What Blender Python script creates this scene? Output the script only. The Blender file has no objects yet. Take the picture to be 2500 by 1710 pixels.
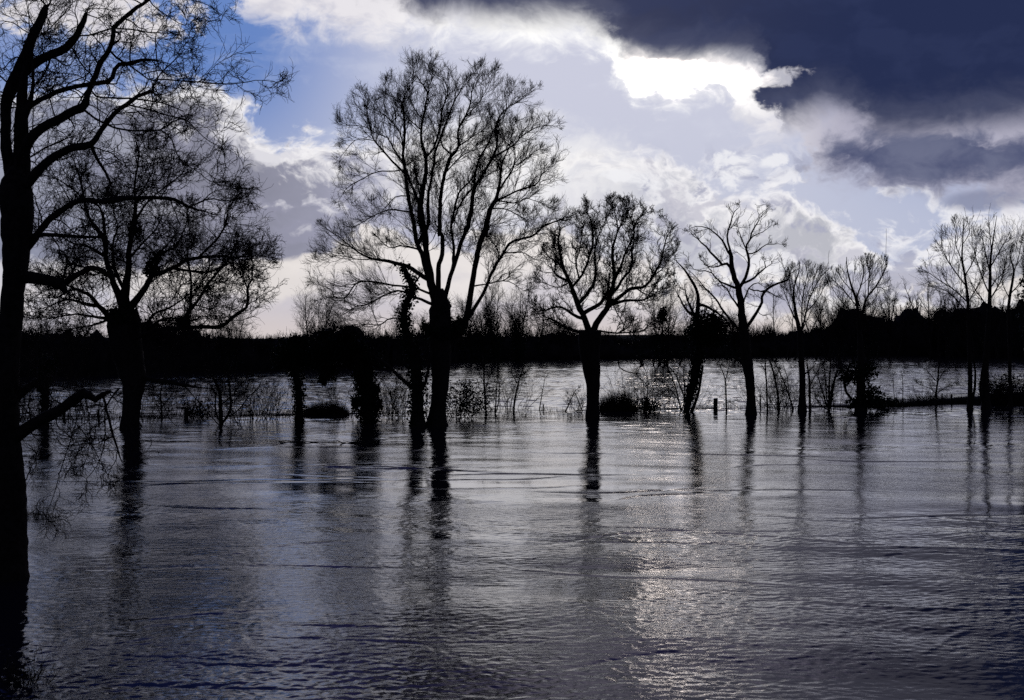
import bpy, math, random
import numpy as np

rng = np.random.default_rng(7)
random.seed(7)
S = bpy.context.scene
COL = S.collection

# ------------------------------------------------------------------ survey of the place
# The photograph was surveyed once: a 50 mm lens 4.4 m above the flood, horizon at row 828.
# Everything is set out in metres: x to the east of the lens axis, y away from it, z up.
FPX, CX, HY, CAMZ = 3472.2, 1250.0, 828.0, 4.4

def dist_at(py):                       # distance of a waterline seen at row py
    return CAMZ * FPX / (py - HY)

def at(px, py, d):                     # survey reading + distance -> metres
    return np.array([(px - CX) / FPX * d, d, CAMZ + (HY - py) / FPX * d])

def reading(P):                        # metres -> survey reading (for the crown outlines)
    y = np.maximum(P[..., 1], 1.0)
    return np.stack([CX + P[..., 0] / y * FPX, HY - (P[..., 2] - CAMZ) / y * FPX], -1)

# ------------------------------------------------------------------ node helper
class V:
    def __init__(s, nt, sock): s.nt, s.k = nt, sock
    def _m(s, op, *a):
        n = s.nt.nodes.new('ShaderNodeMath'); n.operation = op
        for i, x in enumerate((s,) + a):
            if isinstance(x, V): s.nt.links.new(x.k, n.inputs[i])
            else: n.inputs[i].default_value = float(x)
        return V(s.nt, n.outputs[0])
    def __add__(s, o): return s._m('ADD', o)
    __radd__ = __add__
    def __sub__(s, o): return s._m('SUBTRACT', o)
    def __rsub__(s, o): return (s * -1.0) + o
    def __mul__(s, o): return s._m('MULTIPLY', o)
    __rmul__ = __mul__
    def __truediv__(s, o): return s._m('DIVIDE', o)
    def f(s, op, *a): return s._m(op, *a)

def sstep(x, a, b):                    # smooth 0..1 between a and b (a may exceed b)
    n = x.nt.nodes.new('ShaderNodeMapRange'); n.interpolation_type = 'SMOOTHSTEP'
    x.nt.links.new(x.k, n.inputs['Value'])
    inv = a > b
    lo, hi = (b, a) if inv else (a, b)
    n.inputs['From Min'].default_value = lo; n.inputs['From Max'].default_value = hi
    n.inputs['To Min'].default_value = 1.0 if inv else 0.0
    n.inputs['To Max'].default_value = 0.0 if inv else 1.0
    return V(x.nt, n.outputs[0])

def combine(nt, x, y, z=0.0):
    n = nt.nodes.new('ShaderNodeCombineXYZ')
    for i, a in enumerate((x, y, z)):
        if isinstance(a, V): nt.links.new(a.k, n.inputs[i])
        else: n.inputs[i].default_value = a
    return V(nt, n.outputs[0])

def noise(vec, scale, detail=6.0, rough=0.55, dist=0.0, out=0):
    n = vec.nt.nodes.new('ShaderNodeTexNoise')
    vec.nt.links.new(vec.k, n.inputs['Vector'])
    n.inputs['Scale'].default_value = scale; n.inputs['Detail'].default_value = detail
    n.inputs['Roughness'].default_value = rough; n.inputs['Distortion'].default_value = dist
    return V(vec.nt, n.outputs[out])

def curve(x, pts):
    n = x.nt.nodes.new('ShaderNodeFloatCurve')
    x.nt.links.new(x.k, n.inputs['Value'])
    c = n.mapping.curves[0]
    pts = sorted((min(max(a, 0.0), 1.0), min(max(b, 0.0), 1.0)) for a, b in pts)
    c.points[0].location = pts[0]; c.points[1].location = pts[-1]
    for p in pts[1:-1]: c.points.new(*p)
    for p in c.points: p.handle_type = 'VECTOR'
    n.mapping.update()
    return V(x.nt, n.outputs[0])

def mixc(fac, a, b):
    nt = fac.nt
    n = nt.nodes.new('ShaderNodeMix'); n.data_type = 'RGBA'
    nt.links.new(fac.k, n.inputs[0])
    for i, c in ((6, a), (7, b)):
        if isinstance(c, V): nt.links.new(c.k, n.inputs[i])
        else: n.inputs[i].default_value = (*c, 1.0)
    return V(nt, n.outputs[2])

def lin(r, g, b, k=1.0):
    f = lambda c: (c / 12.92 if c <= 0.04045 else ((c + 0.055) / 1.055) ** 2.4)
    return tuple(f(v / 255.0) * k for v in (r, g, b))

# ------------------------------------------------------------------ sky
SUN_AZ, SUN_EL = 7.0, 11.5
SKY_STRENGTH = 0.12
EXPOSURE = -5.0                         # the slide was exposed for the bright sky
W = bpy.data.worlds.new("World"); S.world = W; W.use_nodes = True
nt = W.node_tree; nt.nodes.clear()
out = nt.nodes.new('ShaderNodeOutputWorld'); bg = nt.nodes.new('ShaderNodeBackground')
bg.inputs['Strength'].default_value = SKY_STRENGTH
nt.links.new(bg.outputs[0], out.inputs['Surface'])
tc = nt.nodes.new('ShaderNodeTexCoord')
sp = nt.nodes.new('ShaderNodeSeparateXYZ'); nt.links.new(tc.outputs['Generated'], sp.inputs[0])
dx, dy, dz = (V(nt, sp.outputs[i]) for i in range(3))
AZ = dx.f('ARCTAN2', dy) * (180 / math.pi)          # degrees east of the lens axis
EL = dz.f('ARCSINE') * (180 / math.pi)              # degrees above the horizon

def sky_deg(px, py):
    return (math.degrees(math.atan((px - CX) / FPX)),
            math.degrees(math.atan((HY - py) / math.hypot(FPX, px - CX))))

AMAX, EMAX = 22.0, 22.0
azn = None
def edge(pts):                                       # an outline in the sky: elevation against azimuth
    q = []
    for px, py in pts:
        a, e = sky_deg(px, py); q.append(((a + AMAX) / (2 * AMAX), e / EMAX))
    return curve(azn, q) * EMAX
def along(pts, k=1.0):                               # any quantity against azimuth
    return curve(azn, [((sky_deg(px, HY)[0] + AMAX) / (2 * AMAX), v / k) for px, v in pts]) * k
def blob(px, py, rx, ry, rot=0.0, warp=None):        # soft elliptical cloudlet, sizes in survey pixels
    a, e = sky_deg(px, py); k = math.degrees(1 / FPX)
    u, v = AZ - a, EL - e
    if warp: u, v = u + warp[0], v + warp[1]
    c, s_ = math.cos(rot), math.sin(rot)
    uu = (u * c + v * s_) / (rx * k); vv = (v * c - u * s_) / (ry * k)
    return uu * uu + vv * vv                          # 1 on the outline

q = combine(nt, AZ * 0.1, EL * 0.135, 0.37)
wn = nt.nodes.new('ShaderNodeTexNoise'); nt.links.new(q.k, wn.inputs['Vector'])
wn.inputs['Scale'].default_value = 2.6; wn.inputs['Detail'].default_value = 4
wsep = nt.nodes.new('ShaderNodeSeparateColor'); nt.links.new(wn.outputs['Color'], wsep.inputs[0])
w1, w2 = V(nt, wsep.outputs[0]) - 0.5, V(nt, wsep.outputs[1]) - 0.5
q2 = combine(nt, AZ * 0.1 + w1 * 0.35, EL * 0.135 + w2 * 0.35, 0.37)
w3 = noise(q, 9.0, 5, 0.6) - 0.5
azn = (AZ + w1 * 2.4 + w3 * 2.6 + AMAX) / (2 * AMAX)
n_big = noise(q2, 2.2, 9, 0.56) - 0.5
n_mid = noise(q2, 6.0, 8, 0.60) - 0.5
n_fine = noise(q2, 14.0, 7, 0.62) - 0.5
q3 = combine(nt, AZ * 0.1 + w1 * 0.35 + 0.035, EL * 0.135 + w2 * 0.35 + 0.10, 0.37)
lit = noise(q2, 4.5, 8, 0.56) - noise(q3, 4.5, 8, 0.56)      # billows lit from the sun's side
q4 = combine(nt, AZ * 0.055, EL * 0.30, 2.1)
streak = noise(q4, 3.0, 6, 0.5) - 0.5
k10 = 2.0 ** -EXPOSURE / SKY_STRENGTH
C = lambda r, g, b, k=1.0: lin(r, g, b, k * k10)

sky = nt.nodes.new('ShaderNodeTexSky'); sky.sky_type = 'NISHITA'; sky.sun_disc = False
sky.sun_elevation = math.radians(SUN_EL); sky.sun_rotation = math.radians(SUN_AZ)
sky.air_density = 1.2; sky.dust_density = 0.6; sky.ozone_density = 4.0; sky.altitude = 0
skyv = V(nt, sky.outputs[0])
tint = nt.nodes.new('ShaderNodeMix'); tint.data_type = 'RGBA'; tint.blend_type = 'MULTIPLY'
tint.inputs[0].default_value = 1.0; nt.links.new(skyv.k, tint.inputs[6]); tint.inputs[7].default_value = (0.8, 0.95, 1.5, 1)
# clear air between the clouds: blue well away from the sun, bright veil next to it
clear = mixc(sstep(blob(1480, 260, 790, 640), 1.25, 0.1), C(106, 138, 201), C(208, 210, 228))
clear = mixc(sstep(EL, 11.0, 4.0) * 0.85, clear, C(200, 204, 222))
c = mixc(sstep(AZ, -14.0, -2.0) * 0.0 + 0.94, V(nt, tint.outputs[2]), clear)
# thin veil and crepuscular paling under the deck
c = mixc(sstep(n_mid + streak, 0.0, 0.35) * 0.22, c, C(226, 229, 240))

# -- cumulus bank on the far side (its upper outline), white rim, grey-lilac body
eC = edge([(0, 200), (110, 205), (300, 192), (420, 186), (507, 197), (543, 236), (590, 264), (631, 302), (689, 332), (766, 342), (818, 364),
           (852, 344), (950, 345), (1098, 322), (1205, 324), (1270, 355), (1330, 360), (1400, 348), (1442, 340), (1485, 364), (1560, 356), (1620, 366),
           (1672, 392), (1720, 452), (1800, 474), (1890, 462), (1960, 472), (2020, 505), (2100, 545), (2130, 600), (2157, 618), (2195, 645), (2233, 620),
           (2290, 565), (2330, 545), (2420, 520), (2500, 500)])
dC = eC - EL + n_mid * 2.6 + n_big * 1.6 + n_fine * 1.8
aC = sstep(dC, -0.2, 0.6)
grey_lo = along([(0, .18), (250, .20), (600, .25), (780, .32), (1000, .48), (1200, .66), (1350, .72), (1600, .60), (1900, .52), (2200, .48), (2500, .42)])
rimw = along([(0, .55), (420, .6), (640, .5), (900, .75), (1250, .95), (2500, .6)])
depth = sstep(dC + lit * 7.0 + n_fine * 1.5 + sstep(AZ, -11.0, -15.0) * 0.5, 0.25, 2.1)
gcol = combine(nt, grey_lo * (0.97 * k10), grey_lo * (0.98 * k10), grey_lo * (1.26 - 0.17 * sstep(AZ, -7.0, 2.0)) * k10)
body = mixc(depth, C(246, 244, 246), gcol)
body = mixc(sstep(n_big + n_mid * 0.6 + streak * 0.8, -0.02, 0.18) * (0.5 - sstep(AZ, -8.0, -13.0) * 0.35), body, C(240, 238, 240))
body = mixc(sstep(lit + n_fine * 0.3, 0.0, -0.11) * (0.34 + 0.2 * sstep(AZ, -2.0, 6.0)), body, C(158, 158, 180))
c = mixc(aC, c, body)
c = mixc(sstep(blob(1240, 400, 300, 130) + n_mid * 3, 1.3, 0.0) * 0.6, c, C(250, 248, 246))
# -- pale layer towards the horizon
eD = edge([(0, 640), (400, 618), (700, 620), (900, 560), (1150, 600), (1350, 560), (1700, 640), (2000, 665), (2200, 690), (2500, 640)])
dD = eD - EL + n_mid * 3.0 + n_big * 2.4
c = mixc(sstep(dD, -0.05, 0.5) * 0.82, c, C(238, 231, 226))
c = mixc(sstep(dD + streak * 3.0, 1.2, 2.6) * 0.55, c, C(178, 174, 192))
c = mixc(sstep(EL, 1.6, 0.2) * 0.5, c, C(220, 206, 198))
# -- broken backlit cloud low in the east
pat = n_mid * 1.3 + n_big * 0.8 + streak * 0.5
low_e = sstep(AZ, 1.5, 6.5) * sstep(EL, 8.2, 6.2) * sstep(EL, 0.2, 1.6)
c = mixc(low_e * sstep(pat, -0.06, 0.10) * 0.75, c, mixc(sstep(pat + lit * 1.5, 0.0, 0.24), C(244, 243, 246), C(166, 168, 190)))
# -- thin western veil
c = mixc(sstep(AZ, -13.0, -17.0) * (0.30 + n_mid), c, C(170, 178, 206))
# -- loose puffs
for (px, py, rx, ry, ro) in ((1790, 410, 46, 34, 0.1), (1600, 452, 30, 14, 0.0), (1540, 430, 60, 12, -0.1), (1885, 395, 30, 12, 0.3)):
    b = blob(px, py, rx * 1.25, ry * 1.25, ro) + n_mid * 6.0 + n_fine * 5.0
    c = mixc(sstep(b, 1.3, 0.1) * 0.85, c, C(240, 240, 244))
# -- bright cloud over the western tree
bw = blob(140, 0, 265, 92, -0.08) + n_mid * 4 + n_big * 2.5 + n_fine * 2.5
c = mixc(sstep(bw, 1.2, 0.5), c, C(222, 218, 222))
c = mixc(sstep(bw + lit * 2.5, 0.55, 0.05) * 0.35, c, C(180, 180, 200))

# -- the dark deck: white fringe (lower outline) and the thick grey-blue mass behind it
eA = edge([(0, -120), (430, -120), (560, -90), (594, -10), (612, 40), (633, 80), (700, 82), (766, 74), (792, 88), (852, 117), (947, 126), (1033, 114), (1162, 119),
           (1291, 128), (1377, 128), (1463, 130), (1495, 186), (1518, 206), (1551, 224), (1575, 268), (1637, 266), (1708, 240), (1770, 252), (1800, 302),
           (1835, 346), (1921, 348), (1960, 366), (1975, 430), (2001, 442), (2062, 470), (2205, 482), (2300, 494), (2500, 508)])
dA = EL - eA + n_mid * 2.0 + n_fine * 1.6
eB = edge([(0, -230), (600, -230), (760, -110), (860, -50), (930, -8), (985, 40), (1098, 46), (1162, 58), (1291, 66), (1399, 72), (1463, 90), (1495, 104), (1528, 140),
           (1556, 155), (1684, 162), (1779, 167), (1835, 172), (1872, 205), (1888, 250), (1900, 300), (1920, 312), (1968, 294), (2025, 284), (2086, 304), (2138, 346), (2228, 338),
           (2370, 322), (2500, 316)])
dB = EL - eB + n_mid * 0.9 + n_big * 1.2 - 0.1
fringe = mixc(sstep(blob(1430, 170, 520, 300), 1.3, 0.1), C(232, 229, 234), C(255, 254, 252, 1.08))
fringe = mixc(sstep(AZ, 9.5, 13.5), fringe, C(178, 176, 194))
fringe = mixc(sstep(lit + n_mid * 0.5, 0.04, -0.16) * 0.42 * sstep(blob(1400, 130, 330, 130), 0.4, 1.6), fringe, C(172, 174, 196))
fringe = mixc(sstep(blob(1610, 200, 230, 76, -0.1) + n_mid * 3.0 + n_fine * 2, 1.5, 0.0) * sstep(dA + n_fine * 2, 0.1, 1.9), fringe, C(255, 248, 242, 2.0))
fringe = mixc(sstep(blob(1625, 198, 165, 52, -0.05) + n_mid * 2.0 + n_fine, 1.3, 0.0) * sstep(dA, 0.3, 1.6), fringe, C(255, 240, 228, 14.0))   # the sun just behind the cloud edge
c = mixc(sstep(dA, -0.4, 1.15), c, fringe)
deck = mixc(sstep(AZ + n_big * 4.0, -3.0, 15.0), C(68, 71, 94), C(38, 47, 80))
deck = mixc(sstep(streak + n_big * 0.8 + lit, -0.04, 0.26) * 0.32, deck, C(52, 61, 96))
deck = mixc(sstep(dB + n_mid * 1.2, 2.2, 0.1) * 0.6, deck, C(92, 96, 120))
aB = sstep(dB + sstep(AZ, -1.0, -6.0) * n_mid * 3, -0.55, 0.95)
prong = sstep(blob(1905, 190, 66, 19, 0.18) + n_mid * 5 + n_fine * 4, 1.4, 0.2)
aB = aB * (1.0 - prong * 0.75)
c = mixc(aB, c, deck)
eU = edge([(0, 330), (1960, 400), (1995, 352), (2040, 338), (2100, 346), (2180, 348), (2240, 342), (2330, 334), (2400, 336), (2440, 346), (2500, 334)])
eL = edge([(0, 330), (1960, 400), (1996, 412), (2086, 418), (2205, 452), (2300, 460), (2394, 446), (2500, 430)])
dU = eU - EL + n_mid * 2.0 + n_fine * 1.4
dL = EL - eL + n_mid * 2.0 + n_fine * 1.4
c = mixc(sstep(dU, -0.5, 0.4) * sstep(dL, -0.7, 0.7) * sstep(AZ + w3 * 4, 11.2, 13.0) * 0.92, c, mixc(sstep(n_mid, -0.2, 0.2), C(56, 66, 104), C(98, 104, 132)))
b = blob(2420, 490, 120, 26, 0.05) + n_mid * 2.0 + n_fine
c = mixc(sstep(b, 1.4, 0.1) * 0.6, c, C(112, 116, 144))
# -- unseen broken cloud overhead, its bright and dark areas added for the water's reflection
hi = sstep(EL + n_big * 8.0, 15.0, 21.0)
over = mixc(sstep(n_big + n_mid * 0.5, -0.12, 0.2), C(42, 43, 90), C(94, 92, 152))
over = mixc(sstep(blob(1600, -330, 620, 380) + n_mid * 2.5, 1.3, 0.1) * 0.6, over, C(214, 206, 222))
over = mixc(sstep(AZ, 10.0, 17.0), over, C(30, 36, 70))
over = mixc(sstep(AZ, -4.0, -14.0), over, C(36, 48, 104))
c = mixc(hi, c, over)
c = mixc(sstep(AZ.f('ABSOLUTE'), 35.0, 80.0), c, C(40, 43, 62))  # unseen dark sky behind and beside the lens, added to keep the trees black
c = mixc(sstep(EL, 0.0, -2.0), c, C(30, 28, 30))
nt.links.new(c.k, bg.inputs['Color'])
W.cycles.sampling_method = 'MANUAL'; W.cycles.sample_map_resolution = 1024

sl = bpy.data.lights.new('sun', 'SUN'); sl.energy = 0.5; sl.angle = math.radians(24); sl.color = (1.0, 0.93, 0.88)
so = bpy.data.objects.new('sun', sl); COL.objects.link(so)
a, e = math.radians(SUN_AZ), math.radians(SUN_EL)
from mathutils import Vector
so.rotation_euler = Vector((math.sin(a) * math.cos(e), math.cos(a) * math.cos(e), math.sin(e))).to_track_quat('Z', 'Y').to_euler()
so.location = (20, 150, 60)

# ------------------------------------------------------------------ materials
def material(name):
    m = bpy.data.materials.new(name); m.use_nodes = True
    return m, m.node_tree, m.node_tree.nodes['Principled BSDF']

def simple(name, c0, c1, scale, rough=0.9, bump=0.0, bdist=0.02):
    m, t, b = material(name)
    g = t.nodes.new('ShaderNodeTexCoord'); v = V(t, g.outputs['Object'])
    n = noise(v, scale, 6, 0.6)
    t.links.new(mixc(sstep(n, 0.3, 0.7), c0, c1).k, b.inputs['Base Color'])
    b.inputs['Roughness'].default_value = rough
    b.inputs['Specular IOR Level'].default_value = 0.15
    if bump:
        bp = t.nodes.new('ShaderNodeBump'); bp.inputs['Strength'].default_value = bump; bp.inputs['Distance'].default_value = bdist
        t.links.new(noise(v, scale * 2.5, 5, 0.65).k, bp.inputs['Height']); t.links.new(bp.outputs[0], b.inputs['Normal'])
    return m

BARK = simple('bark', (0.028, 0.022, 0.018), (0.07, 0.058, 0.046), 9.0, 0.92, 0.8, 0.03)
TWIG = simple('twig_bark', (0.04, 0.028, 0.024), (0.065, 0.048, 0.04), 2.0, 0.9)
IVY = simple('ivy_leaves', (0.014, 0.024, 0.010), (0.035, 0.055, 0.02), 1.4, 0.6)
EVERG = simple('holly_leaves', (0.012, 0.022, 0.011), (0.03, 0.045, 0.02), 1.1, 0.6)
WOODY = simple('leafless_scrub', (0.022, 0.018, 0.017), (0.05, 0.042, 0.036), 0.6, 0.95)
GRASS = simple('dead_grass', (0.035, 0.03, 0.018), (0.08, 0.066, 0.036), 1.6, 0.95)
POST = simple('weathered_timber', (0.04, 0.034, 0.028), (0.10, 0.086, 0.07), 14.0, 0.9, 0.5, 0.01)
MUD = simple('wet_mud', (0.02, 0.017, 0.012), (0.05, 0.042, 0.026), 1.2, 0.7, 0.6, 0.05)
FIELD = simple('winter_field', (0.03, 0.035, 0.015), (0.06, 0.055, 0.03), 0.05, 0.95)

def water_material():
    m, t, b = material('river_water')
    b.inputs['Base Color'].default_value = (0.018, 0.016, 0.030, 1)
    b.inputs['Roughness'].default_value = 0.06; b.inputs['IOR'].default_value = 1.333; b.inputs['Specular Tint'].default_value = (.61, .575, 1.0, 1)
    g = t.nodes.new('ShaderNodeTexCoord'); s = t.nodes.new('ShaderNodeSeparateXYZ'); t.links.new(g.outputs['Object'], s.inputs[0])
    x, y = V(t, s.outputs[0]), V(t, s.outputs[1])
    flow = combine(t, x * 0.02, y * 0.05, 0.0)
    patch = noise(flow, 2.6, 4, 0.55, 0.6)                     # slicks and ruffled water drifting with the stream
    lanes = noise(combine(t, x * 0.035, y * 0.16, 3.0), 2.0, 4, 0.6, 0.8)
    river = sstep(y, 92.0, 72.0)                               # the stream runs this side of the bank, the field beyond lies calmer
    ruff = (sstep(patch, 0.34, 0.66) * 0.75 + sstep(lanes, 0.38, 0.7) * 0.45 + 0.18) * (river * 0.8 + 0.2)
    sx = x + lanes * 2.0
    w_a = noise(combine(t, sx * 0.55, y * 1.5, 0.0), 1.1, 3, 0.55, 0.3)       # metre-long swells
    w_b = noise(combine(t, sx * 1.0, y * 2.0, 5.0), 3.2, 4, 0.6, 0.5)         # hand-long ripples
    w_c = noise(combine(t, x * 1.0, y * 1.5, 9.0), 8.0, 3, 0.55, 0.2)        # capillary sparkle
    h = w_a * 0.004 + w_b * 0.009 * ruff + w_c * 0.0016 * ruff
    h = h * (river * 0.95 + 0.05)
    bp = t.nodes.new('ShaderNodeBump'); bp.inputs['Strength'].default_value = 1.0; bp.inputs['Distance'].default_value = 1.0
    t.links.new(h.k, bp.inputs['Height']); t.links.new(bp.outputs[0], b.inputs['Normal'])
    far = sstep(y, 74.0, 120.0)
    t.links.new((ruff * 0.03 + 0.025 + far * 0.06).k, b.inputs['Roughness'])
    return m
WATER = water_material()

# ------------------------------------------------------------------ mesh helpers
def mesh_from(name, verts, faces, mat, parent=None, smooth=True):
    """faces: list of int arrays (n,3) or (n,4)"""
    me = bpy.data.meshes.new(name)
    verts = np.asarray(verts, np.float32)
    me.vertices.add(len(verts)); me.vertices.foreach_set('co', verts.ravel())
    faces = [np.asarray(f, np.int32) for f in faces if len(f)]
    nl = sum(f.size for f in faces); nf = sum(len(f) for f in faces)
    me.loops.add(nl); me.polygons.add(nf)
    me.loops.foreach_set('vertex_index', np.concatenate([f.ravel() for f in faces]))
    tot = np.concatenate([np.full(len(f), f.shape[1], np.int32) for f in faces])
    me.polygons.foreach_set('loop_start', np.concatenate([[0], np.cumsum(tot)[:-1]]).astype(np.int32))
    me.polygons.foreach_set('loop_total', tot)
    if smooth: me.polygons.foreach_set('use_smooth', np.ones(nf, bool))
    me.update(calc_edges=True)
    me.materials.append(mat)
    o = bpy.data.objects.new(name, me); COL.objects.link(o)
    if parent is not None:
        o.parent = parent
        o.matrix_parent_inverse = parent.matrix_world.inverted() if False else o.matrix_parent_inverse
        o.location = -np.array(parent.location)
    return o

class Geo:
    def __init__(s): s.v, s.f, s.n = [], [], 0
    def add(s, verts, faces):
        verts = np.asarray(verts).reshape(-1, 3)
        s.v.append(verts)
        for f in faces: s.f.append(np.asarray(f) + s.n)
        s.n += len(verts)
    def build(s, name, mat, parent=None, smooth=True):
        q = [f for f in s.f if f.ndim == 2 and f.shape[1] == 4]; t_ = [f for f in s.f if f.ndim == 2 and f.shape[1] == 3]
        fs = ([np.concatenate(q)] if q else []) + ([np.concatenate(t_)] if t_ else [])
        return mesh_from(name, np.concatenate(s.v), fs, mat, parent, smooth)

def unit(v): return v / np.maximum(np.linalg.norm(v, axis=-1, keepdims=True), 1e-9)

def tubes(geo, P, R, sides=4, cap=False, lump=0.0):
    """P (N,K,3), R (N,K): a tapered tube round every strand"""
    N, K, _ = P.shape
    if N == 0: return
    T = np.empty_like(P); T[:, 1:-1] = P[:, 2:] - P[:, :-2]; T[:, 0] = P[:, 1] - P[:, 0]; T[:, -1] = P[:, -1] - P[:, -2]
    T = unit(T)
    ref = np.zeros((N, 1, 3)); mean = np.abs(unit(P[:, -1] - P[:, 0]))
    ref[np.arange(N), 0, np.argmin(mean, 1)] = 1.0
    U = unit(np.cross(T, ref)); Wv = np.cross(T, U)
    an = np.arange(sides) * 2 * math.pi / sides
    rr = R[:, :, None, None] * np.ones((1, 1, sides, 1))
    if lump: rr = rr * (1 + lump * rng.normal(size=(N, K, sides, 1)))
    ring = P[:, :, None] + rr * (np.cos(an)[None, None, :, None] * U[:, :, None] + np.sin(an)[None, None, :, None] * Wv[:, :, None])
    idx = np.arange(N * K * sides).reshape(N, K, sides)
    a = idx[:, :-1]; b = idx[:, 1:]
    F = np.stack([a, np.roll(a, -1, 2), np.roll(b, -1, 2), b], -1).reshape(-1, 4)
    fs = [F]
    if cap and sides >= 4:
        e = idx[:, -1]
        fs.append(np.concatenate([np.stack([e[:, 0], e[:, i], e[:, i + 1]], -1) for i in range(1, sides - 1)]))
    geo.add(ring, fs)

def leaves(geo, centres, size, flat=0.0, jit=0.35):
    """folded leaf blades, one at every centre"""
    n = len(centres)
    d = unit(rng.normal(size=(n, 3))); e = unit(np.cross(d, rng.normal(size=(n, 3)))); nrm = np.cross(d, e)
    s = size * (1 + jit * rng.normal(size=(n, 1))).clip(0.4, 1.8)
    c = np.asarray(centres)
    V4 = np.stack([c - d * s * .5, c + e * s * .36 + nrm * s * .12, c + d * s * .6, c - e * s * .36 + nrm * s * .12], 1)
    i = np.arange(n * 4).reshape(n, 4)
    geo.add(V4, [i])

def catmull(P, m):
    P = np.asarray(P, float)
    if len(P) < 3: 
        t_ = np.linspace(0, 1, m)[:, None]; return P[0] + (P[-1] - P[0]) * t_
    Q = np.vstack([2 * P[0] - P[1], P, 2 * P[-1] - P[-2]])
    seg = np.linalg.norm(np.diff(P[:, :2], axis=0), axis=1); cum = np.concatenate([[0], np.cumsum(seg)])
    s = np.linspace(0, cum[-1], m); k = np.clip(np.searchsorted(cum, s, 'right') - 1, 0, len(P) - 2)
    t_ = ((s - cum[k]) / np.maximum(seg[k], 1e-6))[:, None]
    p0, p1, p2, p3 = Q[k], Q[k + 1], Q[k + 2], Q[k + 3]
    r = 0.5 * (2 * p1 + (p2 - p0) * t_ + (2 * p0 - 5 * p1 + 4 * p2 - p3) * t_ ** 2 + (3 * p1 - p0 - 3 * p2 + p3) * t_ ** 3)
    r[:, 2] = (p1[:, 2] + (p2[:, 2] - p1[:, 2]) * t_[:, 0])
    return r

# survey sheets the limbs were read from: origin and magnification
SHEET = {'a': (0, 0, 3.313), 'b': (0, 420, 3.313), 'c': (0, 780, 3.313), 'd': (740, 100, 3.313), 'e': (700, 520, 2.84),
         'f': (1250, 460, 3.313), 'g': (1300, 780, 3.32), 'h': (1850, 500, 2.7415), 's': (0, 0, 1.0)}
def read(spec):
    o, r = None, []
    for tok in spec.split():
        if tok in SHEET: o = SHEET[tok]
        else:
            x, y, w = (float(k) for k in tok.split(','))
            r.append((o[0] + x / o[2], o[1] + y / o[2], w / o[2]))
    return np.array(r)

def inside(poly, p):
    x, y = p[..., 0], p[..., 1]; r = np.zeros(x.shape, bool)
    n = len(poly)
    for i in range(n):
        x0, y0 = poly[i]; x1, y1 = poly[i - 1]
        r ^= ((y0 > y) != (y1 > y)) & (x < (x1 - x0) * (y - y0) / (y1 - y0 + 1e-9) + x0)
    return r

def spawn(P0, T0, L, R0, ang, up, wig, K=5, poly=None, tip=0.3, droop=0.0, stray=0.1, hub=None, pull=0.0):
    """one branch from every start: leaves its parent at an angle, bends towards the light, wanders"""
    M = len(P0)
    perp = rng.normal(size=(M, 3)); perp -= (perp * T0).sum(1, keepdims=True) * T0; perp = unit(perp)
    al = np.radians(ang[0] + (ang[1] - ang[0]) * rng.random((M, 1)))
    d = unit(np.cos(al) * T0 + np.sin(al) * perp)
    if hub is not None: d = unit(d + pull * unit(P0 - hub))
    P = np.empty((M, K, 3)); P[:, 0] = P0; st = (L / (K - 1))[:, None]
    for k in range(1, K):
        d = unit(d + wig * rng.normal(size=(M, 3)) + np.array([0, 0, 1.0]) * (up - droop * k / K))
        P[:, k] = P[:, k - 1] + d * st
    low = (P[:, -1, 2] < 0.12) & (P[:, 0, 2] > 0.15)
    P[low] = P[low][:, :1] + (P[low] - P[low][:, :1]) * np.array([1, 1, -0.5])
    if poly is not None:
        lim = rng.random(M) < stray; jit = rng.normal(size=M) * .035
        for _ in range(3):
            pt = reading(P[:, -1]); cc = np.mean(np.array(poly), 0); th_ = np.arctan2(pt[:, 1] - cc[1], pt[:, 0] - cc[0])
            jg = 1 + .025 * np.sin(th_ * 9 + cc[0]) + .02 * np.sin(th_ * 17 + cc[1]) + jit
            bad = ~inside(poly, cc + (pt - cc) * jg[:, None]) & ~lim
            P[bad] = P[bad][:, :1] + (P[bad] - P[bad][:, :1]) * 0.72
        sh = np.linalg.norm(P[:, -1] - P[:, 0], axis=1) / np.maximum(L, 1e-6)
        keep = sh > 0.42
        P, R0 = P[keep], R0[keep] * np.clip(sh[keep] + .1, .5, 1)
    R = R0[:, None] * (1 - (1 - tip) * np.linspace(0, 1, K)[None])
    return P, R

def attach(P, R, n, t0=0.15, t1=1.0, end=True):
    """n attachment points on every strand, one of them at the tip"""
    N, K, _ = P.shape
    t_ = t0 + (t1 - t0) * (np.arange(n)[None] + rng.random((N, n))) / n
    if end: t_[:, -1] = 0.999
    f = t_ * (K - 1); k = np.clip(f.astype(int), 0, K - 2); u = (f - k)[..., None]
    i = np.arange(N)[:, None]
    A = P[i, k] * (1 - u) + P[i, k + 1] * u; T = unit(P[i, k + 1] - P[i, k]); r = R[i, k] * (1 - u[..., 0]) + R[i, k + 1] * u[..., 0]
    return A.reshape(-1, 3), T.reshape(-1, 3), r.ravel(), t_.ravel()

def tag(o, label=None, cat=None, group=None, kind=None):
    if label: o['label'] = label
    if cat: o['category'] = cat
    if group: o['group'] = group
    if kind: o['kind'] = kind
    return o

def empty(name, loc):
    o = bpy.data.objects.new(name, None); COL.objects.link(o); o.location = loc; o.empty_display_size = 0.3
    return o

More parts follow.
